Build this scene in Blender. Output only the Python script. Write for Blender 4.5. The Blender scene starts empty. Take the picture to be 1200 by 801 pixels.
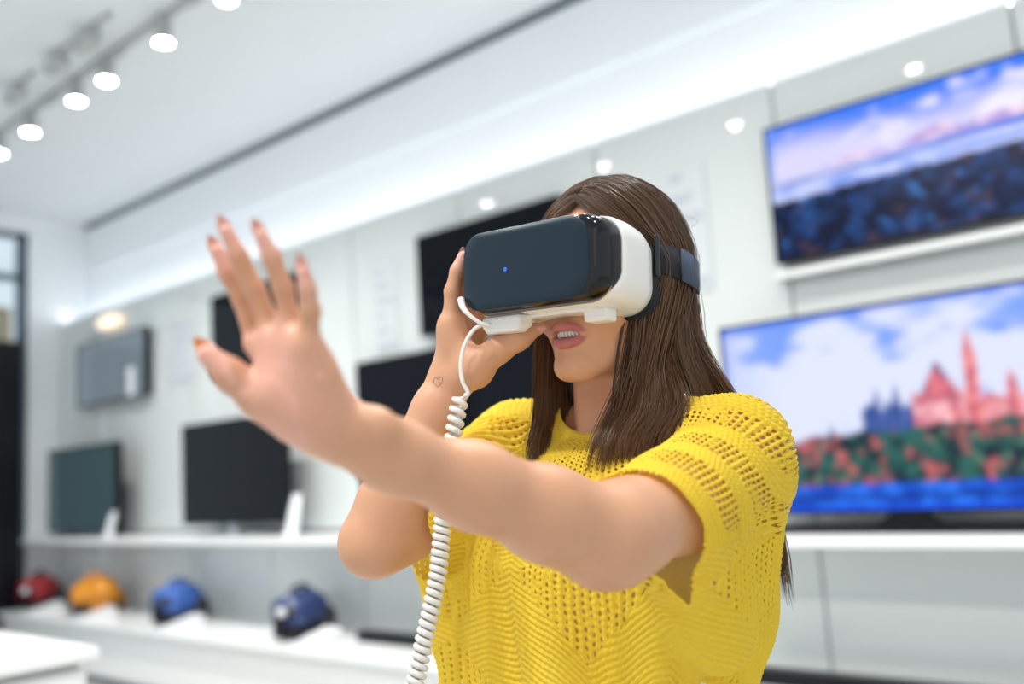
import bpy, bmesh, math, random
import numpy as np
from mathutils import Matrix, Vector
random.seed(7); RNG = np.random.default_rng(7)
S = bpy.context.scene
COL = S.collection
PI = math.pi

# ------------------------------------------------------------------ camera
# rows: right, down, forward of the camera in world space
R = np.array([[0.75061026, 0.65772305, -0.06312386],
              [-0.13670454, 0.06111953, -0.98872457],
              [-0.64644884, 0.75077612, 0.13579068]])
CAM = np.array([0, 0, 1.35])
cd = bpy.data.cameras.new('camera'); cam = bpy.data.objects.new('camera', cd); COL.objects.link(cam)
m4 = Matrix.Identity(4)
for i in range(3):
    m4[i][0] = R[0][i]; m4[i][1] = -R[1][i]; m4[i][2] = -R[2][i]; m4[i][3] = CAM[i]
cam.matrix_world = m4
cd.sensor_width = 36; cd.lens = 33.0; cd.clip_start = .05
cd.dof.use_dof = True; cd.dof.focus_distance = 1.08; cd.dof.aperture_fstop = 1.85
S.camera = cam
# ------------------------------------------------------------------ world, lights, exposure
w = bpy.data.worlds.new('world'); S.world = w; w.use_nodes = True
bg = w.node_tree.nodes['Background']; bg.inputs[0].default_value = (.93, .97, 1.0, 1); bg.inputs[1].default_value = .80
S.view_settings.view_transform = 'Standard'; S.view_settings.look = 'None'
S.view_settings.exposure = 0.26; S.view_settings.gamma = 1; S.view_settings.use_curve_mapping = False
SPOT_W = 58; LED_E = 6.5; LAMP_E = 80.0

# ------------------------------------------------------------------ helpers: materials
def mat(name, col, rough=.5, metal=0, spec=.5, emit=None, estr=0, coat=0, sub=0, trans=0, bump=None, var=None):
    m = bpy.data.materials.new(name); m.use_nodes = True
    nt = m.node_tree; b = nt.nodes['Principled BSDF']
    c = tuple(col) + (1,)
    b.inputs['Base Color'].default_value = c; b.inputs['Roughness'].default_value = rough
    b.inputs['Metallic'].default_value = metal; b.inputs['Specular IOR Level'].default_value = spec
    b.inputs['Coat Weight'].default_value = coat
    if emit: b.inputs['Emission Color'].default_value = tuple(emit) + (1,); b.inputs['Emission Strength'].default_value = estr
    if sub:
        b.inputs['Subsurface Weight'].default_value = sub; b.inputs['Subsurface Radius'].default_value = (1, .35, .18)
        b.inputs['Subsurface Scale'].default_value = .008
    b.inputs['Transmission Weight'].default_value = trans
    if var or bump:
        tc = nt.nodes.new('ShaderNodeTexCoord'); n = nt.nodes.new('ShaderNodeTexNoise')
        n.inputs['Scale'].default_value = (var or bump)[0]; n.inputs['Detail'].default_value = 4
        nt.links.new(tc.outputs['Object'], n.inputs['Vector'])
        if var:
            mx = nt.nodes.new('ShaderNodeMix'); mx.data_type = 'RGBA'
            mx.inputs[6].default_value = tuple(x * (1 - var[1]) for x in col) + (1,); mx.inputs[7].default_value = c
            nt.links.new(n.outputs['Fac'], mx.inputs[0]); nt.links.new(mx.outputs[2], b.inputs['Base Color'])
        if bump:
            bp = nt.nodes.new('ShaderNodeBump'); bp.inputs['Distance'].default_value = bump[1]
            nt.links.new(n.outputs['Fac'], bp.inputs['Height']); nt.links.new(bp.outputs[0], b.inputs['Normal'])
    return m
M_ = {}
M_['gloss_white'] = mat('gloss_white_panel', (.66, .70, .70), .025, var=(1.3, .03))
M_['wall'] = mat('white_wall_paint', (.87, .90, .93), .6, var=(2., .03))
M_['ceiling'] = mat('ceiling_paint', (.80, .83, .85), .8, var=(1.5, .03))
M_['floor'] = mat('pale_floor', (.62, .62, .60), .25, var=(3., .1))
M_['white'] = mat('white_laminate', (.84, .86, .86), .25, var=(4., .02))
M_['dark'] = mat('shadow_gap_dark', (.30, .34, .37), .6)
M_['black'] = mat('black_plastic', (.005, .006, .008), .35, spec=.25)
M_['glossblack'] = mat('black_glass', (.003, .004, .007), .06, spec=.13)
M_['greyscreen'] = mat('grey_reflection_screen', (.02, .025, .03), .12, spec=.15, emit=(.13, .165, .19), estr=1)  # weak emission stands in for the bright wall reflected in the screen
M_['tealscreen'] = mat('teal_reflection_screen', (.012, .03, .035), .1, spec=.15, emit=(.030, .046, .052), estr=1)  # teal emission paints a reflection onto a dark screen
M_['lampgrey'] = mat('lamp_housing', (.46, .48, .47), .5)
M_['lamp'] = mat('lamp_lens', (1, 1, 1), .4, emit=(1, .98, .94), estr=LAMP_E)
M_['lamp_added'] = mat('added_key_lens', (1, 1, 1), .4, emit=(1, .98, .94), estr=6.0)  # dim lens for the added key lights
M_['led'] = mat('led_strip', (1, 1, 1), .5, emit=(.92, .96, 1.0), estr=LED_E)
M_['warm'] = mat('warm_light_patch', (1, .9, .8), .4, emit=(1, .74, .50), estr=1.0)  # glow colour of the painted light patch on the wall
M_['card'] = mat('white_card', (.86, .88, .92), .4)
M_['paper'] = mat('pale_print', (.50, .54, .60), .4)
M_['board'] = mat('notice_board', (.62, .66, .68), .35)
M_['steel'] = mat('steel', (.55, .56, .58), .3, metal=1)
M_['frame'] = mat('dark_window_frame', (.10, .14, .18), .4)
M_['orange_post'] = mat('ochre_post', (.62, .42, .20), .5)

# ------------------------------------------------------------------ helpers: objects
def finish(o, parent=None, label=None, cat=None, group=None, kind=None):
    COL.objects.link(o)
    if parent: o.parent = parent
    if label: o['label'] = label
    if cat: o['category'] = cat
    if group: o['group'] = group
    if kind: o['kind'] = kind
    return o
def tag(o, label=None, cat=None, group=None, kind=None):
    if label: o['label'] = label
    if cat: o['category'] = cat
    if group: o['group'] = group
    if kind: o['kind'] = kind
    return o
def empty(name, loc, label=None, cat=None, group=None, kind=None):
    o = bpy.data.objects.new(name, None); o.location = loc; o.empty_display_size = .05
    return finish(o, None, label, cat, group, kind)
def mesh_np(name, V, F, m, parent=None, smooth=True, loc=None, **k):
    """V (n,3) world coords; F array (k,3|4) or list of them"""
    V = np.asarray(V, float)
    if loc is None and parent is not None: loc0 = np.array(parent.matrix_world.translation if False else parent['_o'] if '_o' in parent else parent.location)
    else: loc0 = np.zeros(3) if loc is None else np.asarray(loc, float)
    me = bpy.data.meshes.new(name)
    Fs = F if isinstance(F, list) else [F]
    Fs = [np.asarray(f, np.int32) for f in Fs if len(f)]
    me.vertices.add(len(V)); me.vertices.foreach_set('co', (V - loc0).astype(np.float32).ravel())
    nl = sum(f.size for f in Fs); npg = sum(len(f) for f in Fs)
    me.loops.add(nl); me.loops.foreach_set('vertex_index', np.concatenate([f.ravel() for f in Fs]))
    me.polygons.add(npg)
    tot = np.concatenate([np.full(len(f), f.shape[1], np.int32) for f in Fs])
    st = np.concatenate([[0], np.cumsum(tot)[:-1]]).astype(np.int32)
    me.polygons.foreach_set('loop_start', st); me.polygons.foreach_set('loop_total', tot)
    me.update(calc_edges=True)
    if smooth: me.polygons.foreach_set('use_smooth', np.ones(npg, bool))
    if m: me.materials.append(m)
    o = bpy.data.objects.new(name, me)
    if parent is None and loc is not None: o.location = loc
    return finish(o, parent, **k)
def from_bm(name, bm, m, parent=None, smooth=False, loc=None, **k):
    loc0 = Vector(parent.location) if parent else Vector(loc or (0, 0, 0))
    if parent and parent.parent: loc0 = loc0 + Vector(parent.parent.location)
    bmesh.ops.translate(bm, verts=bm.verts, vec=-loc0)
    me = bpy.data.meshes.new(name); bm.to_mesh(me); bm.free()
    for p in me.polygons: p.use_smooth = smooth
    if m: me.materials.append(m)
    o = bpy.data.objects.new(name, me)
    if not parent and loc: o.location = loc
    return finish(o, parent, **k)
def bm_box(lo, hi, bev=0, seg=2, bm=None):
    b2 = bmesh.new()
    bmesh.ops.create_cube(b2, size=1)
    for v in b2.verts:
        v.co = Vector([lo[i] + (v.co[i] + .5) * (hi[i] - lo[i]) for i in range(3)])
    if bev: bmesh.ops.bevel(b2, geom=b2.edges[:], offset=bev, segments=seg, affect='EDGES')
    if bm is None: return b2
    me = bpy.data.meshes.new('t'); b2.to_mesh(me); b2.free(); bm.from_mesh(me); bpy.data.meshes.remove(me)
    return bm
def box(name, lo, hi, m, parent=None, bev=.003, smooth=False, **k):
    return from_bm(name, bm_box(lo, hi, bev), m, parent, smooth, **k)
def bm_lathe(prof, c, ax='z', n=28, bm=None):
    bm = bm or bmesh.new(); rings = []
    for r, h in prof:
        ring = []
        for i in range(n):
            a = 2 * PI * i / n
            p = {'z': (r * math.cos(a), r * math.sin(a), h), 'y': (r * math.cos(a), h, r * math.sin(a)), 'x': (h, r * math.cos(a), r * math.sin(a))}[ax]
            ring.append(bm.verts.new((c[0] + p[0], c[1] + p[1], c[2] + p[2])))
        rings.append(ring)
    for a, b in zip(rings, rings[1:]):
        for i in range(n): bm.faces.new((a[i], a[(i + 1) % n], b[(i + 1) % n], b[i]))
    bm.faces.new(rings[0]); bm.faces.new(rings[-1])
    bmesh.ops.recalc_face_normals(bm, faces=bm.faces[:])
    return bm
def bm_plate(pts, th, bm=None):
    """flat polygon pts (3D) extruded by vector th"""
    bm = bm or bmesh.new()
    a = [bm.verts.new(p) for p in pts]; b = [bm.verts.new(Vector(p) + Vector(th)) for p in pts]
    n = len(pts); bm.faces.new(a); bm.faces.new(b[::-1])
    for i in range(n): bm.faces.new((a[i], b[i], b[(i + 1) % n], a[(i + 1) % n]))
    bmesh.ops.recalc_face_normals(bm, faces=bm.faces[:])
    return bm
# smooth tubes through points
def catmull(P, n=8):
    P = np.asarray(P, float); Q = np.vstack([2 * P[0] - P[1], P, 2 * P[-1] - P[-2]]); out = []
    for i in range(1, len(Q) - 2):
        for t in np.linspace(0, 1, n, endpoint=False):
            a, b, c, d = Q[i - 1], Q[i], Q[i + 1], Q[i + 2]
            out.append(.5 * ((2 * b) + (-a + c) * t + (2 * a - 5 * b + 4 * c - d) * t * t + (-a + 3 * b - 3 * c + d) * t ** 3))
    out.append(P[-1]); return np.array(out)
def frames(P):
    T = np.gradient(P, axis=0); T /= np.linalg.norm(T, axis=1)[:, None] + 1e-12
    N = np.zeros_like(P); n = np.cross(T[0], [.3, .9, .2]); n /= np.linalg.norm(n)
    for i in range(len(P)):
        n = n - T[i] * n.dot(T[i]); n /= np.linalg.norm(n) + 1e-12; N[i] = n
    return T, N, np.cross(T, N)
def tube_np(P, r, k=10):
    P = np.asarray(P, float); T, N, B = frames(P); r = np.broadcast_to(np.asarray(r, float), (len(P),))
    a = np.arange(k) * 2 * PI / k
    V = P[:, None] + r[:, None, None] * (np.cos(a)[None, :, None] * N[:, None] + np.sin(a)[None, :, None] * B[:, None])
    n = len(P); i = np.arange(n - 1)[:, None] * k; j = np.arange(k)[None]; j2 = (j + 1) % k
    F = np.stack([i + j, i + j2, i + k + j2, i + k + j], -1).reshape(-1, 4)
    V = np.vstack([V.reshape(-1, 3), P[0], P[-1]]); c0 = n * k; c1 = c0 + 1
    j = np.arange(k); j2 = (j + 1) % k
    T3 = np.vstack([np.stack([np.full(k, c0), j2, j], -1), np.stack([np.full(k, c1), (n - 1) * k + j, (n - 1) * k + j2], -1)])
    return V, F, T3
# ------------------------------------------------------------------ helpers: distance fields -> one continuous mesh
class Field:
    def __init__(s, lo, hi, h):
        s.lo = np.array(lo, float); s.h = h; s.n = np.ceil((np.array(hi) - lo) / h).astype(int) + 1
        s.a = np.full(s.n, .06, np.float32)
        s.ax = [(lo[i] + h * np.arange(s.n[i])).astype(np.float32) for i in range(3)]
    def sub(s, lo, hi):
        i0 = np.clip(np.floor((np.array(lo) - s.lo) / s.h).astype(int), 0, s.n); i1 = np.clip(np.ceil((np.array(hi) - s.lo) / s.h).astype(int) + 1, 0, s.n)
        sl = tuple(slice(a, b) for a, b in zip(i0, i1))
        return sl, s.ax[0][sl[0]][:, None, None], s.ax[1][sl[1]][None, :, None], s.ax[2][sl[2]][None, None, :]
    def put(s, sl, d, k, cut=False):
        A = s.a[sl]
        if cut:
            d = -d
            if k: h = np.maximum(k - np.abs(A - d), 0) / k; s.a[sl] = np.maximum(A, d) + h * h * k / 4
            else: s.a[sl] = np.maximum(A, d)
        else:
            if k: h = np.maximum(k - np.abs(A - d), 0) / k; s.a[sl] = np.minimum(A, d) - h * h * k / 4
            else: s.a[sl] = np.minimum(A, d)
    def cap(s, a, b, ra, rb=None, k=.01, cut=False):
        a = np.array(a, float); b = np.array(b, float); rb = ra if rb is None else rb
        pad = max(ra, rb) + .025
        sl, X, Y, Z = s.sub(np.minimum(a, b) - pad, np.maximum(a, b) + pad)
        d = b - a; L = max(d.dot(d), 1e-12)
        t = np.clip(((X - a[0]) * d[0] + (Y - a[1]) * d[1] + (Z - a[2]) * d[2]) / L, 0, 1)
        dist = np.sqrt((X - a[0] - t * d[0]) ** 2 + (Y - a[1] - t * d[1]) ** 2 + (Z - a[2] - t * d[2]) ** 2) - (ra + (rb - ra) * t)
        s.put(sl, dist, k, cut)
    def ell(s, c, r, k=.01, rot=None, cut=False):
        c = np.array(c, float); r = np.array(r, float); pad = (max(r) if rot is not None else r) + .025
        sl, X, Y, Z = s.sub(c - pad, c + pad)
        X = X - c[0]; Y = Y - c[1]; Z = Z - c[2]
        if rot is not None:
            q = np.array(rot).T
            X, Y, Z = [q[i][0] * X + q[i][1] * Y + q[i][2] * Z for i in range(3)]
        k0 = np.sqrt((X / r[0]) ** 2 + (Y / r[1]) ** 2 + (Z / r[2]) ** 2); k1 = np.sqrt((X / r[0] ** 2) ** 2 + (Y / r[1] ** 2) ** 2 + (Z / r[2] ** 2) ** 2)
        s.put(sl, k0 * (k0 - 1) / np.maximum(k1, 1e-6), k, cut)
    def rbox(s, c, half, rr, k=.005, cut=False):
        c = np.array(c, float); half = np.array(half, float)
        sl, X, Y, Z = s.sub(c - half - .025, c + half + .025)
        q = [np.abs(v - c[i]) - half[i] + rr for i, v in enumerate((X, Y, Z))]
        d = np.sqrt(np.maximum(q[0], 0) ** 2 + np.maximum(q[1], 0) ** 2 + np.maximum(q[2], 0) ** 2) + np.minimum(np.maximum(np.maximum(q[0], q[1]), q[2]), 0) - rr
        s.put(sl, d, k, cut)
    def stack(s, T, k=.03, fold=None):
        """elliptic cross sections, rows z cx cy rx ry"""
        T = np.array(sorted(T)); lo = (T[:, 1] - T[:, 3]).min() - .03, (T[:, 2] - T[:, 4]).min() - .03, T[0, 0]
        hi = (T[:, 1] + T[:, 3]).max() + .03, (T[:, 2] + T[:, 4]).max() + .03, T[-1, 0]
        sl, X, Y, Z = s.sub(lo, hi); z = Z.ravel()
        cx, cy, rx, ry = [np.interp(z, T[:, 0], T[:, i])[None, None, :] for i in (1, 2, 3, 4)]
        x = X - cx; y = Y - cy
        q = np.sqrt((x / rx) ** 2 + (y / ry) ** 2)
        g = np.sqrt((x / rx ** 2) ** 2 + (y / ry ** 2) ** 2)
        d = q * (q - 1) / np.maximum(g, 1e-4)
        d = np.clip(d, -.08, .08)
        if fold is not None: d = d + fold(X, Y, Z)
        cap_ = np.maximum(T[0, 0] + .004 - Z, Z - T[-1, 0] + .004)
        s.put(sl, np.maximum(d, cap_).astype(np.float32), k)
    def net(s, smooth=1):
        A = s.a; nx, ny, nz = A.shape; I = A < 0
        c = [(i, j, k) for i in (0, 1) for j in (0, 1) for k in (0, 1)]
        cnt = np.zeros((nx - 1, ny - 1, nz - 1), np.uint8)
        for i, j, k in c: cnt += I[i:nx - 1 + i, j:ny - 1 + j, k:nz - 1 + k]
        act = np.argwhere((cnt > 0) & (cnt < 8))
        idx = np.full(cnt.shape, -1, np.int32); idx[tuple(act.T)] = np.arange(len(act))
        val = {q: A[act[:, 0] + q[0], act[:, 1] + q[1], act[:, 2] + q[2]] for q in c}
        acc = np.zeros((len(act), 3)); n = np.zeros(len(act))
        for p in c:
            for ax in range(3):
                if p[ax] == 0:
                    q = list(p); q[ax] = 1; q = tuple(q); a = val[p]; b = val[q]; m = (a < 0) != (b < 0)
                    t = np.where(m, a / np.where(m, a - b, 1), 0)
                    pt = np.tile(np.array(p, float), (len(act), 1)); pt[:, ax] = t
                    acc += pt * m[:, None]; n += m
        V = (act + acc / n[:, None]) * s.h + s.lo
        Q = []
        for ax in range(3):
            u, v = [(1, 2), (2, 0), (0, 1)][ax]
            a = [slice(None)] * 3; b = [slice(None)] * 3; a[ax] = slice(0, -1); b[ax] = slice(1, None)
            E = np.argwhere(I[tuple(a)] != I[tuple(b)])
            E = E[(E[:, u] > 0) & (E[:, v] > 0) & (E[:, u] < A.shape[u] - 1) & (E[:, v] < A.shape[v] - 1)]
            flip = I[E[:, 0], E[:, 1], E[:, 2]]
            def cell(du, dv):
                e = E.copy(); e[:, u] -= du; e[:, v] -= dv; return idx[e[:, 0], e[:, 1], e[:, 2]]
            q = np.stack([cell(1, 1), cell(0, 1), cell(0, 0), cell(1, 0)], -1)
            q[~flip] = q[~flip][:, ::-1]; Q.append(q)
        Q = np.vstack(Q)
        for _ in range(smooth): V = relax(V, Q)
        return V, Q
def relax(V, Q, f=.5):
    acc = np.zeros_like(V); n = np.zeros(len(V))
    for i in range(4):
        for j in (1, 3):
            np.add.at(acc, Q[:, i], V[Q[:, (i + j) % 4]]); np.add.at(n, Q[:, i], 1)
    return V + f * (acc / np.maximum(n, 1)[:, None] - V)
def vnormals(V, Q):
    N = np.zeros_like(V); fn = np.cross(V[Q[:, 2]] - V[Q[:, 0]], V[Q[:, 3]] - V[Q[:, 1]])
    for i in range(4): np.add.at(N, Q[:, i], fn)
    return N / (np.linalg.norm(N, axis=1)[:, None] + 1e-12)
def point_attr(o, name, vals):
    a = o.data.attributes.new(name, 'FLOAT', 'POINT'); a.data.foreach_set('value', np.asarray(vals, np.float32))
def vnoise(P, scale, seed=0):
    """cheap smooth value noise on points (n,k)"""
    P = np.asarray(P, float) * scale; i = np.floor(P).astype(np.int64); f = P - i; f = f * f * (3 - 2 * f); k = P.shape[1]; out = 0
    for c in range(2 ** k):
        o = [(c >> d) & 1 for d in range(k)]; h = seed * 1013; w_ = 1
        for d in range(k): h = h + (i[:, d] + o[d]) * (374761393, 668265263, 2147483647 // 3)[d]; w_ = w_ * (f[:, d] if o[d] else 1 - f[:, d])
        h = (h ^ (h >> 13)) * 1274126177 & 0x7fffffff
        out = out + w_ * ((h ^ (h >> 16)) % 10007) / 10007.
    return out

# ================================================================== ROOM (TV wall lies along x at y = 3.9)
Z0 = 1.35; YW = 3.9; YU = 4.17; ZC = 4.02; XL = -9.03; XR = 3.6; YB = -4.2; ZT = 3.02
box('floor', (XL - .3, YB, -.1), (XR + .2, YU + .2, 0), M_['floor'], bev=0, kind='structure')
box('ceiling', (XL - .3, YB, ZC), (XR + .2, YU + .2, ZC + .1), M_['ceiling'], bev=0, kind='structure')
wb = box('wall_back', (XL - .2, YU, 0), (XR + .2, YU + .12, 3.60), M_['wall'], bev=0, kind='structure')
box('trim_1', (XL, YU - .035, 3.52), (XR, YU + .12, ZC - .055), M_['wall'], bev=.012, kind='structure', label=None)
box('trim_2', (XL, YU + .02, ZC - .06), (XR, YU + .10, ZC), M_['dark'], bev=0, kind='structure')
box('trim_3', (XL, YU - .06, ZC - .012), (XR, YU + .02, ZC), M_['dark'], bev=0, kind='structure')  # dark strip along the ceiling edge paints the shade of the gap
box('trim_7', (XL, YW + .026, ZT - .06), (XR, YW + .032, ZT - .004), M_['lampgrey'], bev=0, kind='structure')  # added strip that keeps led light from leaking through the panel seams
# carcass behind the glossy cladding, topped by the light ledge
box('trim_4', (XL, YW + .03, 0), (XR, YU, ZT - .03), M_['dark'], bev=0, kind='structure')
led = box('trim_5', (XL, YW + .035, ZT - .025), (XR, YW + .075, ZT + .012), M_['led'], bev=0, kind='structure')
seams = [-1.716 + .9945 * k for k in range(-8, 7)]
edges = [XL] + [x for x in seams if XL + .2 < x < XR - .1] + [XR]
for a, b in zip(edges, edges[1:]):
    for z0, z1 in ((.02, .975), (1.05, ZT)):
        box('panel', (a + .005, YW, z0), (b - .005, YW + .025, z1), M_['gloss_white'], wb, bev=.002)
# end wall with the shop window, pilaster in the corner
wl = box('wall_left', (XL - .15, 3.60, 0), (XL, YU + .1, ZC), M_['wall'], bev=0, kind='structure')
box('trim_6', (XL - .15, YB, ZC - .16), (XL, 3.60, ZC), M_['wall'], bev=0, kind='structure')
w1 = empty('window_1', (XL - .05, 1.6, 0), kind='structure')
for y0, y1, z0, z1 in ((3.52, 3.60, 0, ZC - .16), (.1, .16, 0, ZC - .16), (-1.9, -1.84, 0, ZC - .16), (-4.2, -4.12, 0, ZC - .16),
                       (-4.2, 3.6, ZC - .21, ZC - .16), (-4.2, 3.6, 3.40, 3.46), (-4.2, 3.6, 0, .08)):
    box('window_frame', (XL - .12, y0, z0), (XL - .02, y1, z1), M_['frame'], w1, bev=.004)
glass = mat('window_glass', (.85, .93, .97), .02, trans=1)
gl = glass.node_tree; tr = gl.nodes.new('ShaderNodeBsdfTransparent'); mx = gl.nodes.new('ShaderNodeMixShader'); gs = gl.nodes.new('ShaderNodeBsdfGlossy')
gs.inputs['Roughness'].default_value = .02; mx.inputs[0].default_value = .06; tr.inputs[0].default_value = (.90, .96, .99, 1)
gl.links.new(tr.outputs[0], mx.inputs[1]); gl.links.new(gs.outputs[0], mx.inputs[2]); gl.links.new(mx.outputs[0], gl.nodes['Material Output'].inputs[0])
for y0, y1 in ((-4.12, -1.9), (-1.84, .1), (.16, 3.52)):
    box('pane', (XL - .075, y0, .08), (XL - .065, y1, 3.40), glass, w1, bev=0)
    box('pane', (XL - .075, y0, 3.46), (XL - .065, y1, ZC - .21), glass, w1, bev=0)
tag(box('post', (-9.5, 3.44, 0), (-9.36, 3.58, 3.2), M_['orange_post'], bev=.01, loc=(-9.43, 3.51, 0)), 'ochre post outside the shop window at the far end', 'post')

# shelf and bench along the wall
sh = box('wall_shelf', (-9.02, 3.52, .985), (XR - .02, YW - .004, 1.03), M_['white'], bev=.004, loc=(-3, 3.7, .985))
tag(sh, 'long white wall shelf under the lower row of televisions', 'shelf')
be = empty('display_bench', (-3, 3.55, 0), 'long low white bench along the wall with vacuum cleaners on it', 'bench')
box('bench_top', (-8.82, 3.27, .40), (XR - .05, YW - .03, .432), M_['white'], be, bev=.006)
box('bench_front', (-8.80, 3.31, .06), (XR - .06, 3.34, .395), M_['white'], be, bev=.003)
box('toe_kick', (-8.76, 3.40, 0), (XR - .1, 3.42, .06), M_['dark'], be, bev=0)
box('end_panel', (-8.80, 3.345, .06), (-8.77, YW - .035, .395), M_['white'], be, bev=.003)

# ------------------------------------------------------------------ pictures on the two lit screens (vertex-resolution images)
def fbm(P, s, seed=0):
    return .5 * vnoise(P, s, seed) + .3 * vnoise(P, s * 2.1, seed + 1) + .2 * vnoise(P, s * 4.3, seed + 2)
def sstep(a, b, x):
    t = np.clip((x - a) / (b - a), 0, 1); return t * t * (3 - 2 * t)
def lerp(a, b, t): return a + (b - a) * t[..., None]
def srgb(*c): return np.array([(x / 255 / 12.92 if x < 10 else ((x / 255 + .055) / 1.055) ** 2.4) for x in c])
W_, H_ = 300, 170
U, Vv = np.meshgrid(np.linspace(0, 1, W_), np.linspace(0, 1, H_)); uu = U.ravel(); vv = Vv.ravel()
def pic_castle():
    P = np.stack([uu * 1.76, vv], -1)
    cl = sstep(.32, .62, fbm(P * [1, 1.8], 3.2, 3) + .18 * np.exp(-((vv - .55) / .25) ** 2))
    c = lerp(np.tile(srgb(120, 158, 242), (len(uu), 1)), srgb(219, 225, 250), cl)
    c = lerp(c, srgb(170, 190, 248), sstep(.2, .0, uu) * .5)
    c = lerp(c, srgb(40, 95, 225), sstep(.965, 1.0, vv) * .8 + sstep(.03, .0, uu) * .5)
    def fill(mask, col): c[mask] = col
    def noisy(mask, a, b, s, seed):
        t = sstep(.3, .7, fbm(P, s, seed)); c[mask] = lerp(np.tile(srgb(*a), (len(uu), 1)), srgb(*b), t)[mask]
    noisy((uu > .41) & (uu < .565) & (vv < .5 + .02 * np.sin(uu * 90)) & (vv > .3), (50, 80, 150), (95, 125, 190), 30, 5)
    for x, h, wd in ((.455, .60, .008), (.509, .61, .008), (.435, .54, .01), (.482, .545, .012), (.54, .53, .01), (.318, .44, .01)): noisy((np.abs(uu - x) < wd * np.clip((h - vv) * 14, 0, 1)) & (vv > .3), (45, 70, 140), (70, 95, 160), 30, 6)
    noisy((uu > .55) & (uu < .69) & (vv < .545 + .01 * np.sin(uu * 150)) & (vv > .3), (205, 110, 130), (250, 190, 195), 26, 7)
    noisy((np.abs(uu - .622) < .055 * np.clip((.70 - vv) * 5.5, 0, 1)) & (vv > .5), (120, 70, 110), (225, 120, 130), 24, 8)
    noisy((uu > .68) & (vv < .51 + .012 * np.sin(uu * 120)) & (vv > .3), (214, 112, 124), (240, 170, 178), 24, 9)
    noisy((np.abs(uu - .706) < np.where(vv < .69, .017, .017 * np.clip((.84 - vv) * 7, 0, 1))) & (vv > .3), (200, 95, 110), (246, 150, 150), 30, 10)
    for x, h, wd in ((.80, .63, .014), (.86, .56, .02), (.93, .6, .015), (.66, .6, .008)): noisy((np.abs(uu - x) < wd * np.clip((h - vv) * 12, 0, 1)) & (vv > .3), (190, 90, 110), (240, 140, 140), 30, 11)
    tl = .36 + .06 * uu + .05 * (fbm(P, 11, 12) - .5) - sstep(.25, 0, uu) * .08
    t = vv < tl; noisy(t, (16, 30, 48), (45, 100, 92), 16, 13)
    blob = t & (fbm(P, 15, 14) > .60) & (vv > .13); noisy(blob, (120, 74, 88), (196, 104, 104), 25, 15)
    blob = t & (fbm(P, 17, 16) > .66); noisy(blob, (30, 60, 60), (96, 140, 120), 25, 17)
    noisy(vv < .125, (12, 70, 190), (40, 120, 250), 12, 18)
    fill((vv < .075) & (vv > .055), srgb(10, 40, 110)); fill(vv < .018, srgb(10, 70, 215))
    return c
def pic_shore():
    P = np.stack([uu * 1.76, vv], -1)
    c = lerp(np.tile(srgb(214, 210, 245), (len(uu), 1)), srgb(52, 118, 238), sstep(.74, 1.02, vv + .10 * uu + .1 * (fbm(P, 3, 20) - .5)))
    c = lerp(c, srgb(246, 240, 252), .75 * sstep(.5, .75, fbm(P * [1, 2], 3, 21)))
    c = lerp(c, srgb(70, 140, 245), sstep(.05, .0, uu) * .7)
    ml = np.interp(uu, [0, .18, .35, .51, .66, .75, .9, 1], [.56, .60, .655, .625, .715, .65, .69, .66]) + .02 * (fbm(P, 20, 22) - .5)
    m = vv < ml; c[m] = lerp(np.tile(srgb(176, 150, 214), (len(uu), 1)), srgb(232, 205, 228), sstep(.3, .7, fbm(P, 9, 23)))[m]
    m = vv < .60 + .02 * uu; c[m] = lerp(np.tile(srgb(196, 200, 244), (len(uu), 1)), srgb(50, 105, 225), sstep(.35, 1, uu))[m]
    m = vv < .56 + .03 * uu; c[m] = lerp(np.tile(srgb(30, 62, 150), (len(uu), 1)), srgb(40, 86, 200), uu)[m]
    m = vv < .545 + .03 * uu; c[m] = lerp(np.tile(srgb(196, 206, 250), (len(uu), 1)), srgb(120, 150, 236), sstep(.4, .7, fbm(P * [1, 6], 4, 24)))[m]
    m = vv < .43 + .03 * uu + .03 * (fbm(P, 14, 25) - .5)
    g = lerp(np.tile(srgb(8, 20, 52), (len(uu), 1)), srgb(34, 70, 130), sstep(.4, .75, fbm(P, 12, 26)) * .8)
    g = lerp(g, srgb(60, 130, 215), sstep(.66, .8, fbm(P, 15, 27)) * .8); g = lerp(g, srgb(90, 70, 80), sstep(.64, .75, fbm(P, 10, 28)) * .5)
    c[m] = g[m]
    return c
def screen_mat(name, gain):
    m = bpy.data.materials.new(name); m.use_nodes = True; nt = m.node_tree; b = nt.nodes['Principled BSDF']
    a = nt.nodes.new('ShaderNodeAttribute'); a.attribute_name = 'picture'
    b.inputs['Base Color'].default_value = (.004, .004, .005, 1); b.inputs['Roughness'].default_value = .25; b.inputs['Specular IOR Level'].default_value = .1
    nt.links.new(a.outputs['Color'], b.inputs['Emission Color']); b.inputs['Emission Strength'].default_value = gain
    return m
M_['lit'] = screen_mat('lit_screen', .92)

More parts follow.
